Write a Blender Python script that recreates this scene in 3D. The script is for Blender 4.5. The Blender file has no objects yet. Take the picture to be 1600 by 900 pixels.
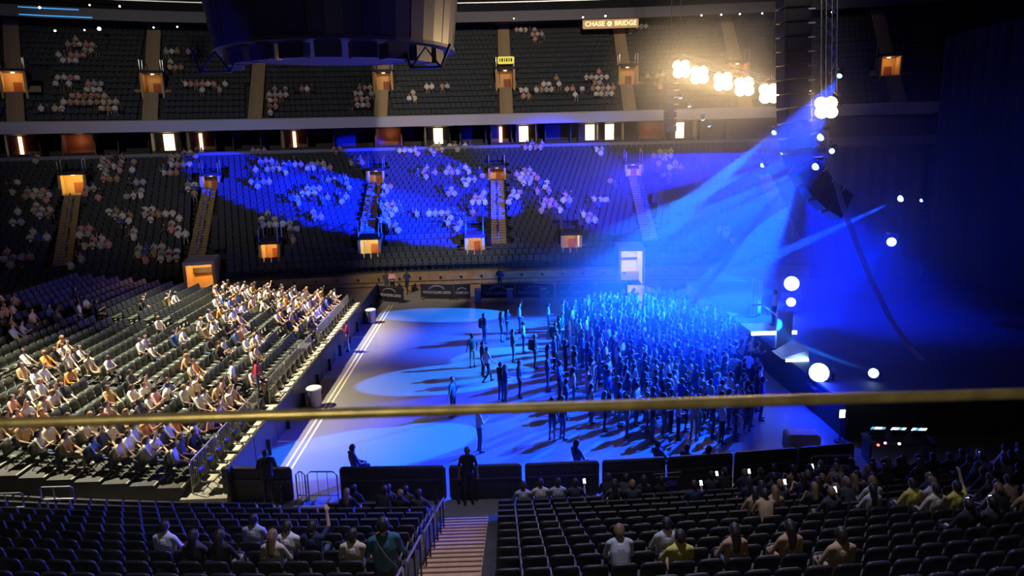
import bpy, bmesh, math, random
import numpy as np
from mathutils import Vector, Matrix

rnd = random.Random(7)
scene = bpy.context.scene
C = scene.collection
PI = math.pi

# ------------------------------------------------------------------ camera
W, H = 1600, 900
F = 1100.0                      # focal length in pixels of the 1600x900 frame
EYE = Vector((0, 0, 11.2))
ROLL = 0.024

def cam_axes(yaw, pitch, roll):
    f = Vector((math.sin(yaw)*math.cos(pitch), math.cos(yaw)*math.cos(pitch), -math.sin(pitch)))
    r0 = Vector((math.cos(yaw), -math.sin(yaw), 0)); u0 = r0.cross(f)
    r = math.cos(roll)*r0 - math.sin(roll)*u0
    return r, r.cross(f), f
YAW, PITCH = 0.0, 0.2
for _ in range(60):             # the arena's depth direction vanishes at (775, 215)
    r, u, f = cam_axes(YAW, PITCH, ROLL)
    x = 800 + F*r.y/f.y; y = 450 - F*u.y/f.y
    YAW += (x - 775)/F*0.8; PITCH += (y - 215)/F*0.8
CR, CU, CF = cam_axes(YAW, PITCH, ROLL)

def proj(p):
    d = Vector(p) - EYE; z = d.dot(CF)
    return 800 + F*d.dot(CR)/z, 450 - F*d.dot(CU)/z, z
def ray(px, py):
    return (CF + CR*((px-800)/F) - CU*((py-450)/F)).normalized()
def on_z(px, py, z):            # where the pixel's ray meets the level z
    d = ray(px, py); return EYE + d*((z-EYE.z)/d.z)
def on_y(px, py, y):
    d = ray(px, py); return EYE + d*((y-EYE.y)/d.y)

cam = bpy.data.objects.new('camera', bpy.data.cameras.new('camera'))
C.objects.link(cam)
cam.data.sensor_width = 36; cam.data.lens = F/W*36
cam.data.clip_start = 0.05; cam.data.clip_end = 400
cam.matrix_world = Matrix.Translation(EYE) @ Matrix((CR, CU, -CF)).transposed().to_4x4()
cam.data.dof.use_dof = True; cam.data.dof.focus_distance = 34; cam.data.dof.aperture_fstop = 4.5
scene.camera = cam

# ------------------------------------------------------------------ world, exposure
world = bpy.data.worlds.new('world'); scene.world = world
world.use_nodes = True
bg = world.node_tree.nodes['Background']
bg.inputs[0].default_value = (0.012, 0.012, 0.04, 1); bg.inputs[1].default_value = 0.35
scene.view_settings.view_transform = 'Standard'
scene.view_settings.look = 'None'
scene.view_settings.gamma = 1
scene.view_settings.use_curve_mapping = False
scene.view_settings.exposure = 0.15
cy = scene.cycles
cy.max_bounces = 4; cy.diffuse_bounces = 2; cy.glossy_bounces = 2; cy.transmission_bounces = 3
cy.transparent_max_bounces = 6; cy.volume_bounces = 0
cy.sample_clamp_indirect = 2.0; cy.sample_clamp_direct = 12.0
cy.volume_step_rate = 1.0; cy.volume_max_steps = 48
cy.caustics_reflective = False; cy.caustics_refractive = False

BLUE = (0.0, 0.012, 1.0); CYAN = (0.006, 0.19, 1.0); WARM = (1.0, 0.86, 0.62); AMBER = (1.0, 0.62, 0.22)

def aim(o, target):
    o.rotation_euler = (Vector(target)-o.location).to_track_quat('-Z', 'Y').to_euler()
def spot(name, loc, target, power, angle, blend=0.2, color=(1, 1, 1), radius=0.15, parent=None):
    l = bpy.data.lights.new(name, 'SPOT')
    l.energy = power; l.color = color; l.spot_size = math.radians(angle); l.spot_blend = blend
    l.shadow_soft_size = radius
    o = bpy.data.objects.new(name, l); C.objects.link(o); o.location = loc; aim(o, target)
    if parent: o.parent = parent; o.matrix_parent_inverse = parent.matrix_world.inverted()
    return o
def point(name, loc, power, color, radius=0.15):
    l = bpy.data.lights.new(name, 'POINT'); l.energy = power; l.color = color; l.shadow_soft_size = radius
    o = bpy.data.objects.new(name, l); C.objects.link(o); o.location = loc
    return o

# ---- house lights: the arena's own lamps high under the roof
K = 1000.0
HOUSE = [((-23, 27, 25), (-15, 27, .5), 115*K, 44, .9, WARM, 'over the near half of the risers'),
         ((-22, 40, 25), (-14.5, 40, .5), 185*K, 37, .85, WARM, 'over the far half of the risers'),
         ((-20, 8, 27), (-24, 73, 18), 17*K, 50, .9, (1, .9, .78), 'aimed at the left of the far stand'),
         ((6, 8, 27), (6, 84, 20), 52*K, 56, .9, (1, .85, .68), 'aimed at the middle of the upper tier'),
         ((-16, 30, 27), (-4.5, 52, .8), 26*K, 24, .9, WARM, 'aimed at the timber wall below the far stand'),
         ((1, 12, 28), (1, 9, 3), 13*K, 60, .8, (.62, .62, 1), 'over the near stand')]
for loc, tg, pw_, an, bl, cl, _ in HOUSE: spot('house_spot', loc, tg, pw_, an, bl, cl, .3)
point('suite_lamp_light', (-1.2, -1.6, 12.1), 170, (1, .85, .45), .15)      # lamp of the suite behind the viewer

# ------------------------------------------------------------------ materials
MATS = {}
def mat(name, col, rough=0.7, metal=0.0, noise=0.0, nscale=8.0, emit=None, estr=0.0, bump=0.0, spec=0.5):
    if name in MATS: return MATS[name]
    m = bpy.data.materials.new(name); m.use_nodes = True
    nt = m.node_tree; b = nt.nodes['Principled BSDF']
    b.inputs['Base Color'].default_value = (*col, 1); b.inputs['Roughness'].default_value = rough
    b.inputs['Metallic'].default_value = metal
    b.inputs['Specular IOR Level'].default_value = spec
    if noise or bump:
        tc = nt.nodes.new('ShaderNodeTexCoord'); n = nt.nodes.new('ShaderNodeTexNoise')
        n.inputs['Scale'].default_value = nscale; n.inputs['Detail'].default_value = 4
        nt.links.new(tc.outputs['Object'], n.inputs['Vector'])
        if noise:
            r = nt.nodes.new('ShaderNodeValToRGB')
            r.color_ramp.elements[0].position = .3; r.color_ramp.elements[1].position = .7
            r.color_ramp.elements[0].color = (*[c*(1-noise) for c in col], 1)
            r.color_ramp.elements[1].color = (*[min(1, c*(1+noise)) for c in col], 1)
            nt.links.new(n.outputs['Fac'], r.inputs['Fac']); nt.links.new(r.outputs['Color'], b.inputs['Base Color'])
        if bump:
            bp = nt.nodes.new('ShaderNodeBump'); bp.inputs['Strength'].default_value = bump; bp.inputs['Distance'].default_value = .02
            nt.links.new(n.outputs['Fac'], bp.inputs['Height']); nt.links.new(bp.outputs['Normal'], b.inputs['Normal'])
    if emit:
        b.inputs['Emission Color'].default_value = (*emit, 1); b.inputs['Emission Strength'].default_value = estr
        m.cycles.emission_sampling = 'NONE' if estr < 3 else 'AUTO'
    MATS[name] = m
    return m
def quiet(m):                    # small lamps: seen, but their light comes from the lamp beside them
    m.cycles.emission_sampling = 'NONE'; return m

# ------------------------------------------------------------------ mesh helpers
class MB:
    def __init__(s): s.v = []; s.f = []; s.mi = []
    def add(s, vs, fs, mi=0):
        n = len(s.v); s.v += [tuple(v) for v in vs]; s.f += [tuple(i+n for i in f) for f in fs]; s.mi += [mi]*len(fs)
    def box(s, c, size, ex=(1, 0, 0), ey=(0, 1, 0), ez=(0, 0, 1), mi=0, taper=1.0):
        c = Vector(c); ex = Vector(ex)*size[0]/2; ey = Vector(ey)*size[1]/2; ez = Vector(ez)*size[2]/2
        vs = []
        for k in (-1, 1):
            t = taper if k == 1 else 1
            for i, j in ((-1, -1), (1, -1), (1, 1), (-1, 1)): vs.append(c+ex*i*t+ey*j*t+ez*k)
        s.add(vs, [(0, 3, 2, 1), (4, 5, 6, 7), (0, 1, 5, 4), (1, 2, 6, 5), (2, 3, 7, 6), (3, 0, 4, 7)], mi)
        return s
    def rbox(s, c, size, r=0.03, ex=(1, 0, 0), ey=(0, 1, 0), ez=(0, 0, 1), mi=0, seg=2):
        # slab with rounded outline in the ex-ez plane, thickness along ey, slightly bevelled faces
        c = Vector(c); ex = Vector(ex); ey = Vector(ey); ez = Vector(ez)
        w, t, h = size[0]/2, size[1]/2, size[2]/2
        out = []
        for (sx, sz, a0) in ((1, 1, 0), (-1, 1, PI/2), (-1, -1, PI), (1, -1, 1.5*PI)):
            for k in range(seg+1):
                a = a0+PI/2*k/seg; out.append((sx*(w-r)+r*math.cos(a), sz*(h-r)+r*math.sin(a)))
        n = len(out); b = min(r*.6, t*.6); rings = []
        for (yy, sh) in ((-t, b), (-t+b, 0), (t-b, 0), (t, b)):
            rings.append([c+ex*(x*(1-sh/w))+ez*(z*(1-sh/h))+ey*yy for x, z in out])
        vs = [p for rr in rings for p in rr]; fs = [tuple(range(n)), tuple(range(4*n-1, 3*n-1, -1))]
        for q in range(3):
            for i in range(n):
                j = (i+1) % n; fs.append((q*n+j, q*n+i, (q+1)*n+i, (q+1)*n+j))
        s.add(vs, fs, mi); return s
    def tube(s, pts, r, seg=6, mi=0, closed=False):
        pts = [Vector(p) for p in pts]; n = len(pts); rings = []
        for i, p in enumerate(pts):
            a = pts[(i-1) % n] if (closed or i > 0) else p; b = pts[(i+1) % n] if (closed or i < n-1) else p
            t = (b-a).normalized(); up = Vector((0, 0, 1)) if abs(t.z) < .9 else Vector((1, 0, 0))
            x = t.cross(up).normalized(); y = x.cross(t)
            rings.append([p+(x*math.cos(2*PI*k/seg)+y*math.sin(2*PI*k/seg))*r for k in range(seg)])
        vs = [p for q in rings for p in q]; fs = []
        for i in range(n if closed else n-1):
            i2 = (i+1) % n
            for k in range(seg):
                k2 = (k+1) % seg; fs.append((i*seg+k, i*seg+k2, i2*seg+k2, i2*seg+k))
        if not closed: fs += [tuple(range(seg-1, -1, -1)), tuple((n-1)*seg+k for k in range(seg))]
        s.add(vs, fs, mi); return s
    def lathe(s, prof, c=(0, 0, 0), seg=16, mi=0, ax=None):
        # prof: list of (radius, height) along ax
        c = Vector(c)
        if ax is None: x, y, z = Vector((1, 0, 0)), Vector((0, 1, 0)), Vector((0, 0, 1))
        else:
            z = Vector(ax).normalized(); x = z.orthogonal().normalized(); y = z.cross(x)
        vs = []; fs = []; n = len(prof)
        for r, h in prof:
            for k in range(seg): vs.append(c+(x*math.cos(2*PI*k/seg)+y*math.sin(2*PI*k/seg))*r+z*h)
        for i in range(n-1):
            for k in range(seg):
                k2 = (k+1) % seg; fs.append((i*seg+k, i*seg+k2, (i+1)*seg+k2, (i+1)*seg+k))
        fs += [tuple(range(seg-1, -1, -1)), tuple((n-1)*seg+k for k in range(seg))]
        s.add(vs, fs, mi); return s
    def mesh(s, name, mats, smooth=False):
        me = bpy.data.meshes.new(name); me.from_pydata(s.v, [], s.f)
        if not isinstance(mats, (list, tuple)): mats = [mats]
        for m in mats: me.materials.append(m)
        if len(mats) > 1: me.polygons.foreach_set('material_index', s.mi)
        if smooth: me.shade_smooth()
        me.update(); return me
    def build(s, name, mats, parent=None, smooth=False, loc=None):
        return put(name, s.mesh(name, mats, smooth), parent, loc)

def put(name, me, parent=None, loc=None, rotz=0.0):
    o = bpy.data.objects.new(name, me); C.objects.link(o)
    if loc is not None: o.location = loc
    if rotz: o.rotation_euler = (0, 0, rotz)
    if parent is not None: o.parent = parent
    return o
def tag(o, label, cat, group=None, kind=None):
    o['label'] = label; o['category'] = cat
    if group: o['group'] = group
    if kind: o['kind'] = kind
    return o
def thing(name, label, cat, loc=(0, 0, 0), rotz=0.0, group=None):
    return tag(put(name, None, None, loc, rotz), label, cat, group)
def struct(o, label=None):
    o['kind'] = 'structure'
    if label: o['label'] = label
    return o
ONES = 'zeroth first second third fourth fifth sixth seventh eighth ninth tenth eleventh twelfth thirteenth fourteenth fifteenth sixteenth seventeenth eighteenth nineteenth'.split()
CARD = 'zero one two three four five six seven eight nine ten eleven twelve thirteen fourteen fifteen sixteen seventeen eighteen nineteen'.split()
TENS = {2: 'twent', 3: 'thirt', 4: 'fort', 5: 'fift', 6: 'sixt', 7: 'sevent', 8: 'eight', 9: 'ninet'}
def ordn(n):
    if n < 20: return ONES[n]
    if n > 99: return '%dth' % n
    return TENS[n//10]+('ieth' if n % 10 == 0 else 'y-'+ONES[n % 10])
def card(n):
    if n < 20: return CARD[n]
    if n > 99: return str(n)
    return TENS[n//10]+'y'+('' if n % 10 == 0 else '-'+CARD[n % 10])

# ------------------------------------------------------------------ people
def capsule(a, b, ra, rb, seg=8):
    a = Vector(a); b = Vector(b); d = b-a; L = d.length
    z = d.normalized() if L > 1e-5 else Vector((0, 0, 1))
    x = z.orthogonal().normalized(); y = z.cross(x); vs = []; fs = []; rings = []
    for t in (-80, -40, 0): rings.append((a+z*(ra*math.sin(math.radians(t))), ra*math.cos(math.radians(t))))
    for t in (0, 40, 80): rings.append((b+z*(rb*math.sin(math.radians(t))), rb*math.cos(math.radians(t))))
    for p, r in rings:
        for k in range(seg): vs.append(p+(x*math.cos(2*PI*k/seg)+y*math.sin(2*PI*k/seg))*r)
    for i in range(5):
        for k in range(seg):
            k2 = (k+1) % seg; fs.append((i*seg+k, i*seg+k2, (i+1)*seg+k2, (i+1)*seg+k))
    fs += [tuple(range(seg-1, -1, -1)), tuple(5*seg+k for k in range(seg))]
    return vs, fs

SKIN, TOP, LEGS, HAIR, SHOE = range(5)
def body_prims(p, hi):
    """bones of one pose -> list of (a, b, ra, rb, region); the body faces +Y, the soles or the floor below the seat are at z=0"""
    P = []; hip = Vector(p['hip']); ch = Vector(p['chest']); hd = Vector(p['head'])
    up = (ch-hip).normalized(); sx = Vector((1, 0, 0)); tw = p.get('w', 1.0)
    for s in (-1, 1):
        h = hip+sx*.085*s; kn = Vector(p['knee'][0 if s < 0 else 1]); an = Vector(p['ankle'][0 if s < 0 else 1])
        P.append((h, kn, .088*tw, .058*tw, LEGS))
        P.append((kn, an, .056*tw, .04, SKIN if p.get('shorts') else LEGS))
        toe = an+Vector((0.02*s, .15, -.035))
        P.append((an+Vector((0, -.03, -.035)), toe, .042, .036, SHOE))
    P.append((hip-sx*.06, hip+sx*.06, .115*tw, .115*tw, LEGS))
    for s in (-1, 1):
        P.append((hip+up*.06+sx*.05*s, ch+sx*.075*s, .105*tw, .115*tw, TOP))
    sh = ch+up*.14
    P.append((hip+up*.05-Vector((0, .005, 0)), ch+up*.05-Vector((0, .012, 0)), .115*tw, .118*tw, TOP))           # back
    for s in (-1, 1):
        P.append((ch+sx*.078*s, sh+sx*.095*s-up*.02, .112*tw, .082*tw, TOP))                                    # shoulder blades
        P.append((sh+sx*.12*s*tw+up*.01, hd-up*.13, .055, .05, TOP))                                              # slope to the neck
    P.append((sh-sx*.13*tw, sh+sx*.13*tw, .068, .068, TOP))
    P.append((sh, hd-up*.06, .056, .05, SKIN))
    hf = (hd-sh).normalized()
    look = Vector(p.get('look', (0, 1, 0))).normalized()
    P.append((hd-hf*.03+look*.012, hd+hf*.035+look*.005, .078, .09, SKIN))
    P.append((hd-hf*.07+look*.03, hd-hf*.01+look*.02, .05, .066, SKIN))          # jaw
    if hi:
        P.append((hd-hf*.005+look*.085, hd-hf*.03+look*.1, .012, .016, SKIN))     # nose
        ear = look.cross(hf).normalized()
        for s in (-1, 1): P.append((hd+ear*s*.084-hf*.02, hd+ear*s*.086+hf*.02, .014, .017, SKIN))
    if p.get('hair', 1):
        P.append((hd+hf*.045-look*.014, hd-hf*.005-look*.042, .095, .09, HAIR))
        if p['hair'] == 2:                                                         # long hair down the back
            P.append((hd-look*.06, sh-look*.1-up*.1, .085, .06, HAIR))
    for i, s in enumerate((-1, 1)):
        so = sh+sx*.185*s*tw-up*.015; el = Vector(p['elbow'][i]); wr = Vector(p['wrist'][i])
        P.append((so, el, .056*tw, .044*tw, TOP))
        P.append((el, wr, .042, .03, TOP if p.get('sleeve') else SKIN))
        d = (wr-el).normalized()
        if not hi:
            P.append((wr+d*.03, wr+d*.11, .036, .028, SKIN))
        else:
            side = d.cross(Vector((0, 0, 1)))
            if side.length < .3: side = d.cross(Vector((0, 1, 0)))
            side.normalize(); pn = side.cross(d).normalized()
            P.append((wr+d*.015, wr+d*.07, .03, .034, SKIN))
            P.append((wr+d*.05+side*.018, wr+d*.085+side*.024, .02, .018, SKIN)); P.append((wr+d*.05-side*.018, wr+d*.085-side*.024, .02, .018, SKIN))
            for q, L in zip((-.033, -.011, .011, .033), (.06, .07, .066, .05)):   # four fingers, slightly curled
                k0 = wr+d*.088+side*q; k1 = k0+d*L*.6-pn*L*.12*s; k2 = k1+d*L*.4-pn*L*.35*s
                P.append((k0, k1, .0105, .0095, SKIN)); P.append((k1, k2, .0095, .008, SKIN))
            t0 = wr+d*.03+side*.028*s; t1 = t0+d*.035+side*.03*s; P.append((t0, t1, .014, .012, SKIN)); P.append((t1, t1+d*.03, .012, .009, SKIN))
    if p.get('pack'):
        P.append((ch+Vector((0, -.2, .06)), hip+Vector((0, -.2, .12)), .13, .14, SHOE))
    return P

BODY = {}
def body_mesh(key, p, hi=False, lo=False):
    if key in BODY: return BODY[key]
    prims = body_prims(p, hi); mb = MB()
    for a, b, ra, rb, _ in prims: mb.add(*capsule(a, b, ra, rb, 10 if hi else 8))
    src = mb.mesh('tmp', mat('person_skin', (.5, .32, .23), .6))
    o = bpy.data.objects.new('tmp', src); C.objects.link(o)
    m = o.modifiers.new('r', 'REMESH'); m.mode = 'VOXEL'; m.voxel_size = .0085 if hi else .024
    m = o.modifiers.new('s', 'SMOOTH'); m.iterations = 9 if hi else 2; m.factor = .5
    m = o.modifiers.new('d', 'DECIMATE'); m.ratio = .16 if hi else (.07 if lo else .2)
    dg = bpy.context.evaluated_depsgraph_get(); dg.update()
    me = bpy.data.meshes.new_from_object(o.evaluated_get(dg)); me.name = 'person_'+key
    bpy.data.objects.remove(o); bpy.data.meshes.remove(src)
    n = len(me.polygons); c = np.empty(n*3); me.polygons.foreach_get('center', c); c = c.reshape(-1, 3)
    best = np.full(n, 9.); reg = np.zeros(n, int)
    for a, b, ra, rb, r in prims:
        a = np.array(a); ab = np.array(b)-a; t = np.clip(((c-a)@ab)/max(ab@ab, 1e-9), 0, 1)
        d = np.linalg.norm(c-a-t[:, None]*ab, axis=1)-(ra+(rb-ra)*t)
        w = d < best; best[w] = d[w]; reg[w] = r
    me.materials.clear()
    for q in (mat('person_skin', (.5, .32, .23), .6), mat('top_default', (.3, .3, .3)), mat('trouser_default', (.03, .03, .05)), mat('hair_default', (.02, .015, .01)), mat('shoe_black', (.02, .02, .02), .5)):
        me.materials.append(q)
    me.polygons.foreach_set('material_index', reg.astype(np.int32)); me.shade_smooth(); me.update()
    BODY[key] = me
    return me

def stand(dx=0, **k):
    p = dict(hip=(0, 0, .93), chest=(0, .0, 1.3), head=(0, .02, 1.63), knee=[(-.1, .02, .5), (.1, .02, .5)],
             ankle=[(-.11, -.02, .08), (.11, -.02, .08)], elbow=[(-.27, -.02, 1.14), (.27, -.02, 1.14)],
             wrist=[(-.27, .08, .9), (.27, .08, .9)])
    p.update(k); return p
POSES = {
 'stand_idle': stand(hair=1),
 'stand_long_hair': stand(hair=2, w=.9, wrist=[(-.12, .22, 1.1), (.12, .22, 1.1)]),
 'stand_phone': stand(hair=1, elbow=[(-.25, .06, 1.16), (.25, .06, 1.16)], wrist=[(-.08, .28, 1.28), (.1, .28, 1.28)], look=(0, 1, -.3), sleeve=1),
 'stand_arm_up': stand(hair=1, elbow=[(-.3, .08, 1.55), (.27, -.02, 1.14)], wrist=[(-.24, .16, 1.82), (.2, .16, .98)]),
 'stand_arms_up': stand(hair=2, w=.92, elbow=[(-.3, .1, 1.56), (.3, .1, 1.56)], wrist=[(-.2, .18, 1.82), (.2, .18, 1.82)]),
 'stand_crossed': stand(hair=1, w=1.08, elbow=[(-.27, .06, 1.16), (.27, .06, 1.16)], wrist=[(.06, .2, 1.18), (-.06, .2, 1.2)], sleeve=1),
 'walk': stand(hair=1, knee=[(-.1, .2, .52), (.1, .02, .5)], ankle=[(-.1, .26, .09), (.1, -.3, .14)], elbow=[(-.26, -.14, 1.16), (.26, .08, 1.15)], wrist=[(-.26, -.06, .92), (.25, .26, 1.0)]),
 'stand_shorts': stand(hair=2, w=.92, shorts=1, knee=[(-.12, .04, .5), (.1, 0, .5)], elbow=[(-.25, -.05, 1.15), (.27, -.04, 1.14)], wrist=[(-.2, .16, 1.05), (.29, .02, .9)]),
 'stand_pack': stand(hair=1, pack=1),
}
def sit(**k):
    p = dict(hip=(0, 0, .53), chest=(0, -.06, .9), head=(0, -.03, 1.23), knee=[(-.12, .45, .5), (.12, .45, .5)],
             ankle=[(-.12, .42, .09), (.12, .42, .09)], elbow=[(-.27, .04, .72), (.27, .04, .72)], wrist=[(-.14, .28, .62), (.14, .28, .62)])
    p.update(k)
    for q, v in p.items():                                # sit a little forward of the backrest
        if isinstance(v, tuple) and q != 'look': p[q] = (v[0], v[1]+.07, v[2])
        elif isinstance(v, list): p[q] = [(a[0], a[1]+.07, a[2]) for a in v]
    return p
POSES.update({
 'sit_upright': sit(hair=1),
 'sit_long_hair': sit(hair=2, w=.92),
 'sit_forward': sit(hair=1, chest=(0, .1, .88), head=(0, .2, 1.19), elbow=[(-.24, .26, .68), (.24, .26, .68)], wrist=[(-.06, .44, .66), (.06, .44, .66)], sleeve=1),
 'sit_phone': sit(hair=2, w=.92, elbow=[(-.25, .1, .74), (.25, .1, .74)], wrist=[(-.07, .3, .86), (.07, .3, .86)], look=(0, 1, -.4)),
 'sit_arm_up': sit(hair=1, elbow=[(-.27, .04, .72), (.28, .12, 1.14)], wrist=[(-.14, .28, .62), (.24, .2, 1.4)]),
 'sit_legs_out': sit(hair=1, chest=(0, -.12, .89), head=(0, -.12, 1.22), knee=[(-.14, .45, .5), (.1, .45, .52)], ankle=[(-.16, .62, .12), (.14, .6, .1)], shorts=1),
})
STANDING = [k for k in POSES if k[:2] in ('st', 'wa')]
SITTING = [k for k in POSES if k[:3] == 'sit']
COLS = {'white': (.82, .8, .76), 'cream': (.72, .62, .44), 'pale grey': (.5, .5, .5), 'pink': (.75, .38, .34), 'tan': (.5, .33, .17), 'dark grey': (.05, .05, .055),
        'black': (.012, .012, .014), 'navy': (.02, .03, .09), 'blue': (.06, .12, .35), 'red': (.42, .02, .04), 'yellow': (.72, .62, .12), 'olive': (.15, .16, .06), 'orange': (.7, .3, .06), 'teal': (.03, .14, .17)}
TOPM = {k: mat('top_'+k.replace(' ', '_'), v, .8) for k, v in COLS.items()}
LEGM = [mat('trouser_'+n, c, .8) for n, c in (('black', (.015, .015, .02)), ('denim', (.05, .08, .16)), ('khaki', (.35, .27, .17)), ('grey', (.12, .12, .13)))]
HAIRM = [mat('hair_'+n, c, .55) for n, c in (('black', (.01, .008, .007)), ('brown', (.022, .011, .006)), ('fair', (.2, .12, .045)))]
SKINM = [mat('skin_'+n, c, .6) for n, c in (('light', (.62, .4, .29)), ('tan', (.45, .27, .18)), ('dark', (.16, .08, .05)))]
eye_m = mat('eye_dark', (.02, .02, .02), .2); lip_m = mat('lip', (.4, .15, .13), .5)

def person(key, loc, rotz, col, label, group=None, hi=False, scale=1.0, lm=None, hm=None, sm=None, parts=False):
    me = body_mesh(key+('_hi' if hi else ''), POSES[key], hi)
    o = put('person', me, None, loc, rotz)
    o.scale = (scale,)*3
    tag(o, label, 'person', group)
    for i, m in ((0, sm or rnd.choice(SKINM[:2]+SKINM)), (1, TOPM[col]), (2, lm or rnd.choice(LEGM[:2]+LEGM)), (3, hm or rnd.choice(HAIRM[:2]+HAIRM))):
        s = o.material_slots[i]; s.link = 'OBJECT'; s.material = m
    if hi:
        p = POSES[key]; hd = Vector(p['head']); look = Vector(p.get('look', (0, 1, 0))).normalized(); sh = Vector(p['chest'])+(Vector(p['chest'])-Vector(p['hip'])).normalized()*.14
        hf = (hd-sh).normalized(); ear = look.cross(hf).normalized()
        for s in (-1, 1):
            mb = MB(); c = hd+hf*.012+look*.083+ear*.031*s; mb.lathe([(.002, -.012), (.011, -.007), (.013, 0), (.011, .007), (.002, .012)], c, 8); mb.build('eye', eye_m, o)
        mb = MB(); mb.tube([hd-hf*.062+look*.084-ear*.022, hd-hf*.064+look*.092, hd-hf*.062+look*.084+ear*.022], .006); mb.build('mouth', lip_m, o)
    return o
def stuff_people(name, items, label, cat='crowd'):
    """items: (pose key, location, rotz, top colour name): far people joined into one object"""
    names = list(COLS); nc = len(names); mats = SKINM+[TOPM[k] for k in COLS]+LEGM+HAIRM+[mat('shoe_black', (.02, .02, .02), .5)]
    V = []; Fl = []; MI = []; n0 = 0; cache = {}
    for key, loc, rz, col in items:
        if key not in cache:
            me = body_mesh(key+'_lo', POSES[key], False, True); me.calc_loop_triangles()
            v = np.empty(len(me.vertices)*3); me.vertices.foreach_get('co', v); nt = len(me.loop_triangles)
            f = np.empty(nt*3, np.int32); me.loop_triangles.foreach_get('vertices', f); pi = np.empty(nt, np.int32); me.loop_triangles.foreach_get('polygon_index', pi)
            mi = np.empty(len(me.polygons), np.int32); me.polygons.foreach_get('material_index', mi)
            cache[key] = (v.reshape(-1, 3), f.reshape(-1, 3), mi[pi])
        v, f, mi = cache[key]; c, s = math.cos(rz), math.sin(rz); V.append(v@np.array([[c, -s, 0], [s, c, 0], [0, 0, 1]]).T+np.array(loc)); Fl.append(f+n0); n0 += len(v)
        mm = np.array([rnd.randrange(3), 3+names.index(col), 3+nc+rnd.choice((0, 0, 1, 1, 2, 3)), 7+nc+rnd.choice((0, 0, 1, 2)), 10+nc]); MI.append(mm[mi])
    me = bpy.data.meshes.new(name); me.from_pydata(np.concatenate(V).tolist(), [], np.concatenate(Fl).tolist())
    for m in mats: me.materials.append(m)
    me.polygons.foreach_set('material_index', np.concatenate(MI).astype(np.int32)); me.shade_smooth(); me.update()
    return tag(put(name, me), label, cat, None, 'stuff')
CAND = []
def maybe(key, loc, rotz, col, label, group, scale=1.0): CAND.append(((Vector(loc)-EYE).length, key, loc, rotz, col, label, group, scale))

# ================================================================== THE BUILDING
concrete = mat('terrace_concrete', (.045, .045, .05), .85, noise=.25, nscale=1.5)
step_m = mat('step_sandstone', (.42, .30, .16), .8, noise=.15, nscale=3)
fascia_m = mat('fascia_grey', (.62, .60, .70), .5)
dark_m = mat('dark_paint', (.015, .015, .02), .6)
wood_m = mat('dasher_wood', (.36, .23, .12), .6, noise=.2, nscale=2)
rail_m = mat('rail_steel', (.6, .6, .62), .3, .9)
amber_wall = mat('portal_paint', (.75, .50, .20), .7)
pale_wall = mat('portal_paint_pale', (.85, .76, .68), .7)
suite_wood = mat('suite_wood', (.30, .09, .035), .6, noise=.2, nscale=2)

# ---- the line the far stand is built along (u runs left to right, 0 opposite the camera)
def make_base():
    out = {}
    for sgn in (-1, 1):
        x, y, ph = 0.0, 52.6, 0.0; pts = []
        st = .25; lim1 = 14 if sgn < 0 else 30
        s = 0.0
        while s <= (60 if sgn < 0 else 80):
            pts.append((sgn*s, x, y, ph*sgn*-1))
            Rr = 150 if s < lim1 else ((52 if sgn < 0 else 30) if ph < math.radians(26) else (6 if ph < math.radians(88) else 1e9))
            x += sgn*math.cos(ph)*st; y -= math.sin(ph)*st; ph += st/Rr; s += st
        out[sgn] = pts
    a = list(reversed(out[-1][1:]))+out[1]
    return np.array(a)
BASE = make_base()                       # columns: u, x, y, phi
def bnd(u):
    return (np.interp(u, BASE[:, 0], BASE[:, 1]), np.interp(u, BASE[:, 0], BASE[:, 2]), np.interp(u, BASE[:, 0], BASE[:, 3]))
def bpos(u, o, z=0.0):
    x, y, ph = bnd(u); return Vector((x-math.sin(ph)*o, y+math.cos(ph)*o, z))
def bframe(u):                            # tangent to the right, outward normal, turn that faces the arena
    ph = float(bnd(u)[2]); return Vector((math.cos(ph), math.sin(ph), 0)), Vector((-math.sin(ph), math.cos(ph), 0)), PI+ph
def u_at(px, o, z):
    us = np.arange(-50, 60, .1); best = min(us, key=lambda u: abs(proj(bpos(u, o, z))[0]-px)+(0 if proj(bpos(u, o, z))[2] > 5 else 1e4))
    return float(best)
LOW = [(.9+.9*k, 1.3+.345*k) for k in range(25)]
UPP = [(21.3+.85*k, 13.3+.62*k) for k in range(18)]

floor = MB(); floor.add([(-75, -12, 0), (80, -12, 0), (80, 100, 0), (-75, 100, 0)], [(0, 1, 2, 3)])
fm = mat('arena_floor', (.22, .21, .205), .34, noise=.10, nscale=.35, bump=.05)
struct(floor.build('floor', fm), 'bare grey arena floor with a soft sheen')

# portals: (px, offset, floor z, width, height, depth, paint, watts, light colour, label)
PORT = []
def portal_spec(px, o, z, w, h, d, paint, watts, col, label): PORT.append(dict(u=u_at(px, o, z+h/2), o=o, z=z, w=w, h=h, d=d, paint=paint, watts=watts, col=col, label=label))
YEL = (1, .66, .2); ORA = (1, .5, .16); PAL = (1, .8, .62)
portal_spec(313, -.1, 0, 1.75, 2.7, 3.2, amber_wall, 160, ORA, 'tall amber-lit floor level tunnel mouth left of the riser chairs')
portal_spec(987, -.1, 0, 1.6, 2.6, 3.2, pale_wall, 900, PAL, 'tall white glowing floor level tunnel mouth near the stage')
portal_spec(420, 3.5, LOW[2][1], 1.2, 1.45, 2.4, amber_wall, 45, ORA, 'small amber-lit portal low in the far stand, leftmost small one')
portal_spec(578, 3.5, LOW[2][1], 1.4, 1.5, 2.4, pale_wall, 90, YEL, 'small bright portal low in the far stand below the blue lit seats')
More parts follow.
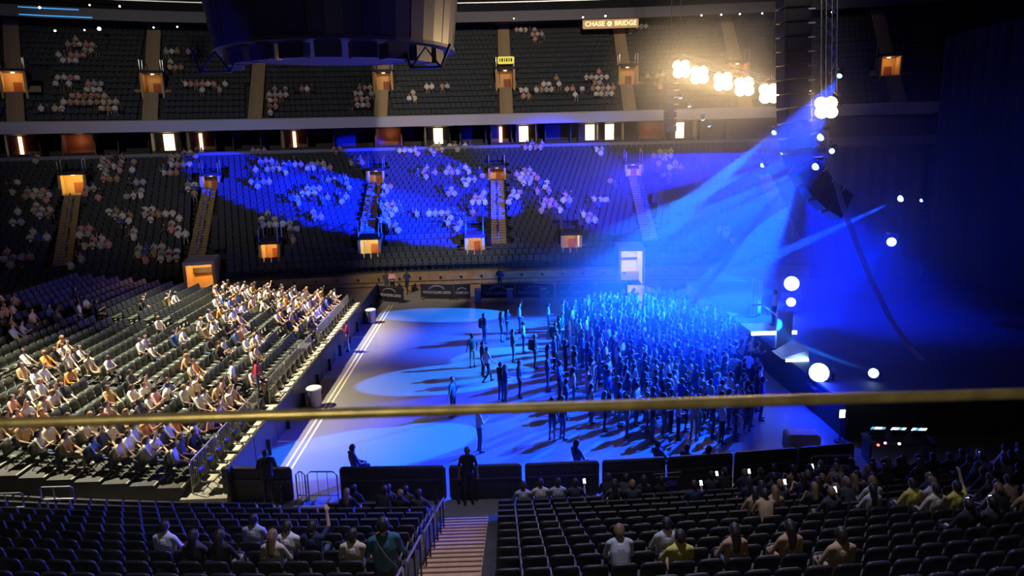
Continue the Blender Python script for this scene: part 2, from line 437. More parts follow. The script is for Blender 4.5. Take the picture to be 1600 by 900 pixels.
portal_spec(741, 3.5, LOW[2][1], 1.2, 1.4, 2.4, pale_wall, 55, ORA, 'small orange portal low in the far stand, middle of the far side')
portal_spec(892, 3.5, LOW[2][1], 1.3, 1.4, 2.4, pale_wall, 70, ORA, 'small orange portal low in the far stand left of the white tunnel')
portal_spec(112, 17.0, LOW[17][1], 1.7, 1.7, 2.4, amber_wall, 90, YEL, 'bright yellow portal high in the far stand, leftmost')
portal_spec(368, 17.0, LOW[17][1], 1.35, 1.15, 2.0, amber_wall, 5, YEL, 'dim portal high in the far stand at the second stairway')
portal_spec(605, 17.0, LOW[17][1], 1.35, 1.15, 2.0, pale_wall, 9, ORA, 'portal high in the far stand above the blue lit handrail stairway')
portal_spec(773, 17.0, LOW[17][1], 1.35, 1.15, 2.0, amber_wall, 14, ORA, 'orange portal high in the far stand at the fourth stairway')
portal_spec(993, 17.0, LOW[17][1], 1.35, 1.15, 2.0, pale_wall, 9, ORA, 'portal high in the far stand at the fifth stairway')
UPX = [20, 238, 402, 598, 789, 978, 1155, 1392]
for px, w_, lab in ((20, 30, 'leftmost orange-lit portal in the upper tier'), (238, 9, 'portal in the upper tier above the leftmost upper stairway'), (598, 6, 'dark portal in the upper tier under the hanging drum'),
                (789, 8, 'portal in the upper tier under the yellow sign'), (982, 8, 'portal in the upper tier under the bridge sign'), (1155, 16, 'portal in the upper tier behind the blinder lamps'),
                (1392, 22, 'small orange portal high up behind the stage')):
    portal_spec(px, UPP[5][0], UPP[5][1], 1.7, 1.9, 2.4, amber_wall, w_, ORA, lab)
LPX = [105, 318, 578, 778, 1004, 1216]
LAISLE = [u_at(px, LOW[10][0], LOW[10][1]) for px in LPX]
UAISLE = [u_at(px, UPP[6][0], UPP[6][1]) for px in UPX]
# the upper portals of the lower stand sit exactly on their stairways
for a, i in zip(LAISLE[:5], range(6, 11)): PORT[i]['u'] = a

def in_portal(u, o, pad=0.0):
    for p in PORT:
        if p['o']-.3-pad < o < p['o']+p['d']+pad and abs(u-p['u'])*(1+o*.012) < p['w']/2+.25+pad: return True
    return False

def terrace(name, rows, zb, u0, u1, back, step=.5):
    mb = MB(); us = np.arange(u0, u1, step)
    for k, (o, z) in enumerate(rows):
        o1 = rows[k+1][0] if k+1 < len(rows) else back
        zl = rows[k-1][1] if k else zb
        for i in range(len(us)-1):
            um = (us[i]+us[i+1])/2
            if in_portal(um, (o+o1)/2): continue
            a, b = bpos(us[i], o), bpos(us[i+1], o); c, d = bpos(us[i+1], o1), bpos(us[i], o1)
            vs = [(*a.xy, zl), (*b.xy, zl), (*b.xy, z), (*a.xy, z), (*c.xy, z), (*d.xy, z)]
            mb.add(vs, [(0, 1, 2, 3), (3, 2, 4, 5)])
    return struct(mb.build(name, concrete))
terrace('floor_terrace_far', LOW, 1.25, -58, 62, 23.6)
terrace('floor_terrace_upper', UPP, 12.6, -58, 75, 38.0)

def ribbon(name, prof, m, u0, u1, step=1.0, parent=None, skip=None, closed=True):
    """a closed profile of (offset, z) swept along the stand"""
    mb = MB(); us = np.arange(u0, u1+1e-6, step); n = len(prof)
    for i in range(len(us)-1):
        if skip and skip((us[i]+us[i+1])/2): continue
        A = [bpos(us[i], o, z) for o, z in prof]; B = [bpos(us[i+1], o, z) for o, z in prof]
        mb.add(A+B, [(q, n+q, n+(q+1) % n, (q+1) % n) for q in range(n)]+[tuple(range(n-1, -1, -1)), tuple(range(n, 2*n))])
    return mb.build(name, m, parent)
tun = lambda u: any(abs(u-PORT[i]['u']) < PORT[i]['w']/2+.25 for i in (0, 1))
o = struct(ribbon('wall_dasher', [(0, 0), (.9, 0), (.9, 1.25), (0, 1.25)], wood_m, -58, 62, .5, skip=tun), 'low timber faced wall along the foot of the far stand')
# boards and knobs that show on the timber wall
kn = MB()
for q in range(26):
    u = -20+q*1.55; p = bpos(u, -.04, .95); e, n_, _ = bframe(u); kn.box(p, (.16, .08, .16), e, n_)
kn.build('bolt_row', dark_m, o)
for zz in (.33, .66):
    ribbon('board_joint', [(-.015, zz), (0, zz), (0, zz+.05), (-.015, zz+.05)], dark_m, -30, 22, .5, o, tun)
# upper tier front, suites floor and soffit, back walls, bridge, roof
o = struct(ribbon('trim_1', [(20.9, 12.5), (21.3, 12.5), (21.3, 13.45), (20.9, 13.6), (20.7, 13.5)], fascia_m, -58, 75), 'pale grey rounded front edge of the upper tier')
struct(ribbon('ceiling_suite_soffit', [(20.9, 12.48), (28, 12.48), (28, 12.6), (20.9, 12.6)], dark_m, -58, 75))
struct(ribbon('floor_suite_balcony', [(23.6, 9.4), (28, 9.4), (28, 9.75), (23.6, 9.75)], concrete, -58, 62))
struct(ribbon('trim_2', [(22.6, 9.55), (22.75, 9.55), (22.75, 10.45), (22.6, 10.45)], mat('parapet_grey', (.2, .2, .26), .5), -58, 62), 'balcony parapet in front of the suites')
struct(ribbon('wall_suite_back', [(27.6, 9.7), (27.9, 9.7), (27.9, 12.5), (27.6, 12.5)], mat('suite_back', (.06, .05, .06), .7), -58, 62))
struct(ribbon('wall_back', [(38, 12), (38.4, 12), (38.4, 31), (38, 31)], mat('back_wall', (.02, .02, .028), .9), -58, 75, 2))
mb = MB(); mb.lathe([(78, 0), (78, .6)], (2, 34, 30.5), 48); struct(mb.build('ceiling', mat('roof_black', (.012, .012, .016), .9)), 'dark roof over the arena')

# ---- bridge that hangs over the upper tier
br = thing('overhead_bridge', 'dark walkway bridge hanging over the upper tier with small downlights', 'bridge', (0, 0, 0))
ribbon('deck', [(31, 24.1), (34.5, 24.1), (34.5, 24.7), (31, 24.7)], mat('bridge_dark', (.035, .032, .045), .6), -58, 62, 1.5, br)
ribbon('front_panel', [(30.8, 23.9), (31, 23.9), (31, 25.0), (30.8, 25.0)], mat('bridge_front', (.07, .06, .085), .45), -58, 62, 1.5, br)
ribbon('hand_rail', [(30.85, 25.9), (30.95, 25.9), (30.95, 26.0), (30.85, 26.0)], rail_m, -58, 62, 1.5, br)
ledb = quiet(mat('led_blue', (.1, .3, .6), .5, emit=(.05, .35, .8), estr=.9))
for zz, ub in ((24.05, 155), (24.75, 140), (26.6, 160)):
    ua, ub = u_at(18, 30.7, zz), u_at(ub, 30.7, zz)
    ribbon('led_strip', [(30.68, zz), (30.78, zz), (30.78, zz+.09), (30.68, zz+.09)], ledb, ua, ub, .7, br)
lamp_w = quiet(mat('downlight_glass', (1, .95, .85), .5, emit=(1, .9, .75), estr=14))
for px, py, sz in ((155, 45, .34), (132, 47, .14), (86, 48, .2), (240, 43, .14), (277, 42, .14), (62, 12, .22), (140, 8, .16), (187, 10, .18), (803, 29, .12), (911, 27, .16), (946, 25, .2), (1096, 24, .16), (1127, 23, .16), (1156, 22, .14), (1191, 21, .14), (1229, 20, .14), (1300, 19, .16)):
    u = u_at(px, 30.7, 25); p = bpos(u, 30.6, 0); hit = on_y(px, py, p.y); e, n_, _ = bframe(u)
    d = thing('downlight', 'small %s downlight on the bridge, %s' % ('bright round' if sz > .3 else 'white', 'px %d' % px), 'light', hit); d['px'] = px
    m = MB(); m.lathe([(sz*.3, -sz*.9), (sz*.55, -sz*.5), (sz*.62, 0)], (0, 0, 0), 10, ax=-n_); m.build('housing', dark_m, d)
    m = MB(); m.lathe([(sz*.5, .0), (sz*.48, .03), (sz*.3, .06)], (0, 0, 0), 10, ax=-n_); m.build('lens', lamp_w, d)
    m = MB(); m.tube([(0, 0, 0), (0, 0, .5) if abs(hit.z-24) < 2 else (0, .3, .2)], .02); m.build('bracket', dark_m, d)
DL = sorted([o for o in bpy.data.objects if o.name.startswith('downlight')], key=lambda o: o['px'])
for i, o in enumerate(DL):
    o['label'] = ('brightest round white lamp at the upper left, on the overhead bridge' if o['px'] == 155 else 'small white downlight on the overhead bridge, %s from the left' % ordn(i+1)); del o['px']; o['group'] = 'bridge downlights'

# ---- portals
def portal(p):
    e, n, rz = bframe(p['u']); org = bpos(p['u'], p['o'], p['z']); w, h, d = p['w'], p['h'], p['d']
    t = thing('portal', p['label'], 'doorway', org, rz+PI)      # local x right, y outward, z up
    m = MB()
    for s in (-1, 1): MB.build(MB().box((s*(w/2+.1), d/2, h/2-.4), (.2, d, h+.8)), 'side_wall', p['paint'], t)
    MB().box((0, d+.1, h/2-.4), (w+.4, .2, h+.8)).build('back_wall', p['paint'], t)
    MB().box((0, d/2, h+.12), (w+.4, d+.1, .24)).build('lintel', fascia_m if h > 2.2 else concrete, t)
    MB().box((0, d/2, -.05), (w, d, .1)).build('portal_floor', mat('portal_floor', (.2, .17, .15), .6), t)
    if h < 2.2: MB().box((w*.12, d-.04, h*.28), (w*.42, .06, h*.56)).build('door_leaf', suite_wood, t)
    else: MB().box((0, d*.6, .35), (w, .08, .7)).build('barrier_panel', mat('barrier_pale', (.5, .4, .36), .6), t)
    if h < 2.2:
        for s in (-1, 1):
            MB().tube([(s*(w/2+.1), .05, h+.2), (s*(w/2+.1), .05, h+1.2), (s*(w/2+.1), d, h+1.5), (s*(w/2+.1), d, h+.2)], .035).build('hand_rail', rail_m, t)
        for s in (-1, 1):                                         # low steps beside the portal mouth
            for q in range(4): MB().box((s*(w/2+.75), .35+q*.42, .1+q*.17), (1.0, .4, .14)).build('side_step', step_m, t)
    lp = bpos(p['u'], p['o']+d*.55, p['z']+h-.25)
    MB().lathe([(.16, 0), (.16, .05)], (0, d*.55, h-.06), 10).build('ceiling_lamp', quiet(mat('portal_lamp', (1, .9, .7), .5, emit=(1, .75, .4), estr=5)), t)
    point('portal_light', lp, p['watts'], p['col'], .12)
for p in PORT: portal(p)

# ---- stairways: each step a piece of its own
step_lo = MB().box((0, 0, 0), (1.25, .45, .2)).mesh('step', step_m)
step_up = MB().box((0, 0, 0), (1.35, .425, .33)).mesh('step', step_m)
def stairway(u, rows, k0, k1, me, sub, label, group, rail=True, parent=None):
    e, n, rz = bframe(u); t = thing('stairway', label, 'stairs', bpos(u, rows[k0][0], rows[k0][1]), rz+PI, group)
    o0, z0 = rows[k0]; pit = (rows[1][0]-rows[0][0])/2; ris = (rows[1][1]-rows[0][1])/2
    for k in range(k0, k1):
        for q in (0, 1):
            if in_portal(u, rows[k][0]+q*pit): continue
            put('step', me, t, (0, rows[k][0]-o0+pit*(q+.5), rows[k][1]-z0+ris*(q+1)-sub/2+.004))
    if rail:
        seg = (k1-k0)//4
        for g in range(4):
            ka = k0+g*seg; a = (0, rows[ka][0]-o0+.3, rows[ka][1]-z0); b = (0, rows[ka+seg-1][0]-o0+.3, rows[ka+seg-1][1]-z0)
            m = MB(); m.tube([a, (a[0], a[1], a[2]+.95), (b[0], b[1], b[2]+.95), b], .045); m.build('hand_rail', rail_m, t)
LN = ['first', 'second', 'third', 'fourth', 'fifth', 'sixth']
for i, u in enumerate(LAISLE): stairway(u, LOW, 4, 17, step_lo, .2, 'stairway of sand coloured steps in the far lower stand, %s from the left' % LN[i], 'far lower stairways')
for i, u in enumerate(UAISLE): stairway(u, UPP, 0, 18, step_up, .33, 'stairway of sand coloured steps in the upper tier, %s from the left' % ordn(i+1), 'upper tier stairways', False)

# ---- suites behind the balcony
suite_lit = [(128, 'wood'), (265, 'lamp'), (318, 'slit'), (463, 'slit'), (505, 'dark'), (610, 'wood'), (685, 'lamp'), (786, 'slit'), (818, 'lamp'), (922, 'lamp'), (953, 'lamp'), (1016, 'wood'), (1063, 'lamp'), (36, 'slit'), (212, 'dark'), (390, 'dark'), (740, 'dark'), (870, 'dark'), (1110, 'dark')]
glow = mat('suite_lamp_glow', (1, .85, .6), .5, emit=(1, .72, .38), estr=2.6)
for i, (px, kd) in enumerate(sorted(suite_lit)):
    u = u_at(px, 26.5, 11.2); e, n, rz = bframe(u)
    lab = {'wood': 'suite box with a reddish wood back wall', 'lamp': 'suite box with a bright lit doorway', 'slit': 'suite box with a narrow strip of warm light', 'dark': 'dark empty suite box'}[kd]
    t = thing('suite_box', lab+' between tiers, %s from the left' % ordn(i+1), 'suite', bpos(u, 24.2, 9.75), rz+PI, 'suites')
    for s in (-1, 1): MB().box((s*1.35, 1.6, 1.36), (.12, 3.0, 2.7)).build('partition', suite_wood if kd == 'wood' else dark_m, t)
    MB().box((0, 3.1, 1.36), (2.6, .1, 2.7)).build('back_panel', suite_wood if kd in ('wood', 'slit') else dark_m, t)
    MB().box((0, .6, .5), (2.4, .5, .9)).build('bar_counter', dark_m, t)
    if kd == 'lamp': MB().box((0, 3.0, 1.5), (1.0 if px != 1063 else .9, .08, 2.2)).build('lit_doorway', glow, t)
    if kd == 'slit': MB().box((-.3, 3.0, 1.5), (.3, .08, 2.2)).build('light_strip', glow, t)
    if kd in ('lamp', 'wood'): point('suite_light', bpos(u, 26.4, 11.9), 22 if kd == 'lamp' else 14, (1, .6, .3), .1)

# ---- lettered signs on the bridge and the upper tier
def text_mesh(body, size, depth=.02):
    cu = bpy.data.curves.new('t', 'FONT'); cu.body = body; cu.size = size; cu.extrude = depth; cu.align_x = 'CENTER'; cu.align_y = 'CENTER'; cu.resolution_u = 2
    o = bpy.data.objects.new('t', cu); C.objects.link(o); dg = bpy.context.evaluated_depsgraph_get(); dg.update()
    me = bpy.data.meshes.new_from_object(o.evaluated_get(dg)); bpy.data.objects.remove(o)
    return me
def text(body, size, m, parent, loc, flip=False, depth=.02, name='lettering'):
    me = text_mesh(body, size, depth); me.name = name; me.materials.clear(); me.materials.append(m)
    o = put(name, me, parent, loc); o.rotation_euler = (PI/2, 0, PI if flip else 0); return o
u = u_at(954, 30.5, 25); e, n, rz = bframe(u); hit = on_y(954, 37, bpos(u, 30.5).y)
t = thing('bridge_sign', 'long lit sign with gold capital letters on the overhead bridge', 'sign', hit, rz+PI)
MB().rbox((0, .1, 0), (6.2, .3, .95), .1).build('sign_box', mat('sign_face', (.35, .25, .12), .5, emit=(.9, .5, .18), estr=.35), t)
gold = mat('sign_letters', (1, .8, .45), .5, emit=(1, .72, .35), estr=1.6)
text('CHASE', .72, gold, t, (-1.75, -.08, 0)); text('BRIDGE', .72, gold, t, (1.65, -.08, 0))
m = MB()
for k in range(4): a = k*PI/2; m.box((-.12+.17*math.cos(a), -.08, .17*math.sin(a)), (.3, .04, .14), (math.cos(a+PI/2), 0, math.sin(a+PI/2)), (0, 1, 0), (math.cos(a), 0, math.sin(a)))
m.build('emblem', gold, t)
u = u_at(790, 27, 19); e, n, rz = bframe(u); hit = on_y(790, 94, bpos(u, 25.1).y)
t = thing('exit_sign', 'small yellow lit sign over an upper tier portal', 'sign', hit, rz+PI)
MB().rbox((0, .06, 0), (1.7, .12, .75), .12).build('sign_box', mat('yellow_face', (.5, .45, .05), .5, emit=(.75, .62, .04), estr=.8), t)
for q in range(6): MB().box((-.6+q*.24, -.01, .02), (.1+.06*(q%2), .02, .34)).build('print_mark', dark_m, t)
for s in (-1, 1): MB().tube([(s*.7, .08, -.3), (s*.7, .08, -2.4)], .04).build('post', rail_m, t)

# ================================================================== SEATS
seat_m = mat('seat_fabric', (.05, .058, .062), .7, spec=.3)
shell_m = mat('seat_shell', (.018, .02, .024), .42)
arm_m = mat('armrest_gloss', (.10, .10, .12), .22)
leg_m = mat('seat_leg', (.05, .05, .055), .4, .5)
# ---- far seats (positions first, so that the spectators can be put on them)
FAR = []        # (pos, rotz, zone, row, u, px, py)
def fill(rows, zone, aisles, k_al, hw, umin, umax, pitch=.54, xlim=(-40, 1420)):
    us = np.arange(umin, umax, .1)
    for k, (o, z) in enumerate(rows):
        P = np.array([bpos(u, o+.48)[:2] for u in us]); s = np.concatenate([[0], np.cumsum(np.linalg.norm(np.diff(P, axis=0), axis=1))])
        sa = [np.interp(a, us, s) for a in aisles]
        for q in np.arange(.2, s[-1], pitch):
            if k in k_al and any(abs(q-a) < hw for a in sa): continue
            u = float(np.interp(q, s, us))
            if in_portal(u, o+.4, .35) or in_portal(u, o-.5, .2): continue
            x, y = np.interp(q, s, P[:, 0]), np.interp(q, s, P[:, 1])
            px, py, d = proj((x, y, z+.5))
            if d < 8 or not xlim[0] < px < xlim[1]: continue
            FAR.append((Vector((x, y, z)), bframe(u)[2], zone, k, u, px, py, q))
fill(LOW, 'far lower stand', LAISLE, range(3, 19), .95, -54, 40, xlim=(-40, 1300))
fill(UPP, 'upper tier', UAISLE, range(0, 18), .98, -54, 60, xlim=(-40, 1480))
fill([(23.0, 9.5)], 'suite balcony', [], [], 0, -54, 40, xlim=(-40, 1300))
seat_v, seat_f = [], []
def seat_template():
    m = MB()
    m.box((0, -.19, .66), (.48, .07, .52), (1, 0, 0), (0, .97, .22), (0, -.22, .97), taper=.9)
    m.box((0, .02, .43), (.46, .40, .08), mi=0)
    m.box((.26, 0, .6), (.04, .36, .05))
    m.box((0, -.05, .2), (.06, .1, .4))
    return np.array(m.v), np.array(m.f)
def stuff_seats(name, items, mats, label):
    tv, tf = seat_template(); n = len(items)
    pos = np.array([tuple(i[0]) for i in items]); a = np.array([i[1] for i in items]); c, s = np.cos(a), np.sin(a)
    X = tv[None, :, 0]*c[:, None]-tv[None, :, 1]*s[:, None]+pos[:, 0:1]; Y = tv[None, :, 0]*s[:, None]+tv[None, :, 1]*c[:, None]+pos[:, 1:2]
    Z = np.broadcast_to(tv[None, :, 2], X.shape)+pos[:, 2:3]
    V = np.stack([X, Y, Z], -1).reshape(-1, 3); Ff = (tf[None]+np.arange(n)[:, None, None]*len(tv)).reshape(-1, 4)
    me = bpy.data.meshes.new(name); me.from_pydata(V.tolist(), [], Ff.tolist())
    for m in mats: me.materials.append(m)
    mi = np.array([0]*6+[0]*6+[1]*6+[0]*6); me.polygons.foreach_set('material_index', np.tile(mi, n).astype(np.int32)); me.update()
    return tag(put(name, me), label, 'seats', None, 'stuff')

# ---- near stand: rows below the camera
NR = [(18.8-.85*k, .1+.325*k) for k in range(20)]
CURV = .0056
def npos(x, k, back=0.0): y, z = NR[k]; return Vector((x, y-back+CURV*x*x, z))
nt = MB()
xs = np.arange(-30, 36.1, 1.0)
for k, (y, z) in enumerate(NR):
    zl = NR[k-1][1] if k else 0
    for a, b in zip(xs[:-1], xs[1:]):
        A, B = y+.45+CURV*a*a, y+.45+CURV*b*b; y2 = .85 if k < 19 else 6
        nt.add([(b, B, zl), (a, A, zl), (a, A, z), (b, B, z), (b, B-y2, z), (a, A-y2, z)], [(0, 1, 2, 3), (3, 2, 5, 4)])
struct(nt.build('floor_terrace_near', concrete), 'dark stepped terrace of the near stand')
AX = -1.2                                # centre of the near stairway
t = thing('stairway', 'wide sand coloured stairway between the near seat blocks', 'stairs', (AX, NR[0][0]+.45, 0))
ns = MB().box((0, 0, 0), (1.3, .425, .17)).mesh('step', mat('near_step', (.62, .38, .22), .75, noise=.15, nscale=4)); nn = MB().box((0, 0, 0), (1.3, .04, .03)).mesh('nosing', mat('near_nosing', (.16, .08, .045), .6))
for k in range(20):
    for q in (0, 1):
        sp = put('step', ns, t, (0, -.85*k-.425*(q+.5)+.0, .1+.325*k+(.1625 if q else 0)-.08+.004)); 
        put('nosing', nn, sp, (0, .2, .088))
# handrail with posts, left of the stairway
hr = thing('stair_handrail', 'slim steel handrail with posts along the near stairway', 'handrail', (AX-.55, 0, 0))
for seg in range(4):
    k0 = 1+seg*3
    a, b = npos(AX-.55, k0), npos(AX-.55, k0+2)
    MB().tube([(0, a.y+.25, a.z+.55), (0, a.y+.12, a.z+.95), (0, b.y-.25, b.z+1.05), (0, b.y-.36, b.z+.75)], .024, 8).build('rail', rail_m, hr)
    for k in (k0, k0+1, k0+2):
        p = npos(0, k); MB().tube([(0, p.y-.1, p.z), (0, p.y-.1, p.z+.99)], .02, 6).build('post', leg_m, hr)

NEAR = []
for k in range(20):
    for side in (-1, 1):
        for q in range(52):
            x = AX+side*(.95+.25+q*.505); p = npos(x, k, .05); px, py, d = proj(p+Vector((0, 0, .6)))
            if not -40 < px < 1640 or py > 960: continue
            if k == 0 and -13 < x < -1.6 and px > 440 and px < 520: continue
            NEAR.append((p, math.atan(2*CURV*x), 'near stand', k, x, px, py, (side, q), d))
NEAR.sort(key=lambda s: s[8])
ind, rest_near = NEAR[:300], NEAR[300:]
back_me = MB().rbox((0, -.2, .67), (.455, .075, .50), .09, (1, 0, 0), (0, .97, .22), (0, -.22, .97), seg=3).mesh('backrest', shell_m, True)
cush_me = MB().rbox((0, .03, .43), (.43, .4, .09), .04, (1, 0, 0), (0, .99, 0), (0, 0, 1)).mesh('seat_cushion', seat_m, True)
arm_me = MB().rbox((.2525, -.02, .62), (.045, .36, .05), .02).mesh('armrest', arm_m, True)
sup_me = MB().box((.2525, -.08, .3), (.035, .12, .6), taper=.8).mesh('support', leg_m)
def near_seat(s):
    side, q = s[7]
    t = thing('stadium_seat', 'dark empty seat in near stand row %s, %s seat %s of the near stairway' % (card(s[3]+1), ordn(q+1), 'left' if side < 0 else 'right'), 'seat', s[0], s[1], 'near stand seats')
    for n, me in (('backrest', back_me), ('seat_cushion', cush_me), ('armrest', arm_me), ('support', sup_me)): put(n, me, t)
    return t
SEAT_OBJ = {}
for s in ind: SEAT_OBJ[(s[3], s[7])] = near_seat(s)

# ---- risers at the left end: platform, rows of chairs facing right
RX0, RDX, RN = -10.75, .85, 20
RZ = lambda j: .55+.10*j
RY0, RY1 = 20.8, 45.2
CROSS = (28.1, 36.6)
rp = MB()
for j in range(RN):
    x = RX0+.42-RDX*j; zl = RZ(j-1) if j else 0; x2 = x-RDX if j < RN-1 else -31
    rp.add([(x, RY0, zl), (x, RY1, zl), (x, RY1, RZ(j)), (x, RY0, RZ(j)), (x2, RY0, RZ(j)), (x2, RY1, RZ(j)), (x2, RY0, 0), (x2, RY1, 0), (x, RY0, 0), (x, RY1, 0)], [(1, 0, 3, 2), (3, 4, 5, 2), (8, 6, 4, 3), (7, 9, 2, 5)])
t = thing('riser_platform', 'dark stepped platform under the rows of chairs at the left', 'platform', (0, 0, 0))
rp.build('deck', mat('riser_deck', (.05, .052, .05), .8, noise=.2, nscale=2), t)
ed_m = mat('riser_edge', (.30, .32, .26), .5)
for j in range(RN):
    for a, b in ((RY0, CROSS[0]-.6), (CROSS[0]+.6, CROSS[1]-.6), (CROSS[1]+.6, RY1)):
        MB().box((RX0+.43-RDX*j, (a+b)/2, RZ(j)-.02), (.05, b-a, .05)).build('edge_strip', ed_m, t)
RISER = []
for j in range(RN):
    n = 0; y = RY1-.4
    while y > RY0+.3:
        if all(abs(y-c) > .75 for c in CROSS):
            n += 1; p = Vector((RX0-RDX*j, y, RZ(j))); px, py, d = proj(p+Vector((0, 0, .6)))
            RISER.append((p, -PI/2, 'riser', j, n, px, py, n, d))
        y -= .53
rview = [s for s in RISER if s[5] > -30 and s[6] < 800]
rview.sort(key=lambda s: s[8]); rind, rrest = rview[:300], rview[300:]
rb_me = MB().rbox((0, -.19, .66), (.45, .05, .44), .1, (1, 0, 0), (0, .98, .18), (0, -.18, .98), seg=3).mesh('backrest', mat('chair_shell', (.05, .062, .052), .38), True)
rs_me = MB().rbox((0, .02, .42), (.43, .40, .06), .03).mesh('seat', mat('chair_seat', (.05, .062, .052), .38), True)
lg = MB()
for sx in (-.2, .2): lg.tube([(sx, .2, 0), (sx, -.16, .42), (sx, -.24, .8)], .014, 5); lg.tube([(sx, -.22, 0), (sx, .12, .42)], .014, 5)
rl_me = lg.mesh('leg_frame', leg_m)
for s in rind:
    t = thing('folding_chair', 'green-grey chair in riser row %s behind the fence, %s chair from the far end' % (card(s[3]+1), ordn(s[4])), 'chair', s[0], s[1], 'riser chairs')
    for n, me in (('backrest', rb_me), ('seat', rs_me), ('leg_frame', rl_me)): put(n, me, t)
stuff_seats('distant_seats', [(s[0], s[1]) for s in FAR]+[(s[0], s[1]) for s in rest_near], [seat_m, mat('far_arm', (.16, .16, .17), .3)], 'dark rows of seats filling the far stands')
stuff_seats('distant_riser_chairs', [(s[0], s[1]) for s in rrest], [MATS['chair_shell'], leg_m], 'green-grey chairs in the far rows of the risers')

# ---- wall, walkway, fence and floor strips beside the risers
WX = -8.75
wl = thing('riser_wall', 'black panelled wall along the right side of the risers', 'wall panel', (0, 0, 0))
bw = mat('barrier_black', (.010, .010, .014), .6)
y = 20.6; i = 0
while y < 47.4:
    MB().rbox((WX, y+1.2, .62), (2.38, .12, 1.24), .05, (0, 1, 0), (1, 0, 0)).build('panel', bw, wl)
    MB().box((WX+.12, y+1.2, .3), (.16, .06, .6)).build('brace', dark_m, wl); y += 2.4
wk = thing('walkway', 'pale walkway floor between the black wall and the fence', 'walkway', (0, 0, 0))
MB().box(((-8.84-10.31)/2, 33.4, .12), (10.31-8.84, 25.6, .24)).build('deck', mat('walkway_pale', (.34, .33, .28), .7, noise=.15), wk)
y = 45.6; i = 0
wc_s = MB().rbox((0, .02, .42), (.46, .42, .08), .03).mesh('seat', mat('chair_pale', (.62, .6, .48), .5), True)
wc_b = MB().rbox((0, -.2, .66), (.45, .05, .4), .1, (1, 0, 0), (0, .98, .18), (0, -.18, .98), seg=3).mesh('backrest', shell_m, True)
while y > 21:
    if all(abs(y-c) > .5 for c in CROSS):
        i += 1; t = thing('walkway_chair', 'pale-seated chair on the walkway by the black wall, %s from the far end' % ordn(i), 'chair', (-9.55, y, .24), -PI/2, 'walkway chairs')
        put('seat', wc_s, t); put('backrest', wc_b, t); put('leg_frame', rl_me, t)
    y -= .74
fn_m = mat('fence_zinc', (.42, .41, .40), .4, .6)
def fence(p0, p1, label, group, n=None, h=1.1, z=0.0, m=fn_m):
    p0 = Vector(p0); p1 = Vector(p1); L = (p1-p0).length; e = (p1-p0).normalized()
    t = thing('crowd_fence', label, 'fence', (p0+p1)/2, math.atan2(e.y, e.x), group)
    MB().tube([(-L/2, 0, 0), (-L/2, 0, h-.1), (-L/2+.1, 0, h), (L/2-.1, 0, h), (L/2, 0, h-.1), (L/2, 0, 0)], .024).build('frame', m, t)
    MB().tube([(-L/2, 0, .18), (L/2, 0, .18)], .018).build('bottom_rail', m, t)
    bar = MB().tube([(0, 0, .18), (0, 0, h)], .011, 4).mesh('bar', m)
    n = n or int(L/.13)
    for q in range(1, n): put('bar', bar, t, (-L/2+L*q/n, 0, 0))
    for s in (-1, 1): MB().box((s*(L/2-.25), 0, .02), (.06, .5, .04)).build('foot', m, t)
segs = []; a = 20.9
for c in (CROSS[0], CROSS[1], 46.2):
    n = max(2, round((c-.65-a)/2.5))
    for q in range(n): segs.append((a+(c-.65-a)*q/n+.04, a+(c-.65-a)*(q+1)/n-.04))
    a = c+.65
for i, (a, b) in enumerate(reversed(segs)): fence((-10.03, a, .24), (-10.03, b, .24), 'zinc barred crowd fence in front of the risers, %s from the far end' % ordn(i+1), 'riser fences')
for i, xx in enumerate((-7.72, -7.5)):
    tag(MB().box((xx, 34, .006), (.07, 27.5, .012)).build('floor_strip', mat('strip_pale', (.85, .75, .5), .5)), 'pale tape line on the floor beside the black wall, %s one' % ('left' if i == 0 else 'right'), 'tape', 'floor tape')

# ---- bins by the black wall
def bin_(px, py, label):
    p = on_z(px, py, 0); p.x = max(p.x, WX+.62)
    t = thing('trash_bin', label, 'bin', p)
    MB().lathe([(.22, 0), (.26, .05), (.30, .8), (.31, .82)], (0, 0, 0), 18).build('barrel', mat('bin_grey', (.30, .28, .33), .5), t, True)
    MB().lathe([(.33, .8), (.34, .86), (.28, .9), (.20, .9), (.19, .84)], (0, 0, 0), 18).build('rim', mat('bin_liner', (.8, .78, .74), .5), t, True)
    for s in (-1, 1): MB().tube([(s*.3, -.08, .62), (s*.36, -.06, .66), (s*.36, .06, .66), (s*.3, .08, .62)], .015).build('handle', dark_m, t)
bin_(470, 636, 'grey trash bin with pale liner by the black wall, nearer one')
bin_(569, 505, 'grey trash bin with pale liner by the black wall, farther one')

# ---- banner barricades at the far edge of the floor
ban_m = mat('banner_black', (.016, .016, .022), .6); let_m = mat('banner_print', (.55, .53, .6), .7)
def arc_logo(parent, x, z, w):
    m = MB()
    for r in (.5, .42): m.tube([(x+w*r*math.cos(a), -.035, z+w*.28*(r/.5)*math.sin(a)) for a in np.linspace(.15, PI-.15, 12)], .012, 4)
    m.build('emblem', let_m, parent)
BAN = [((588, 470), (631, 474), 'MADISON SQUARE GARDEN', 'tilted'), ((658, 467), (709, 468), 'MADISON SQUARE GARDEN', 'first'), ((710, 468), (735, 468), 'GARDEN', 'narrow second'), ((752, 469), (804, 468), 'MADISON SQUARE GARDEN', 'third'), ((806, 468), (864, 468), 'MADISON SQUARE GARDEN', 'fourth'), ((870, 468), (930, 466), 'MADISON SQUARE GARDEN', 'fifth'), ((934, 466), (980, 465), '', 'plain last')]
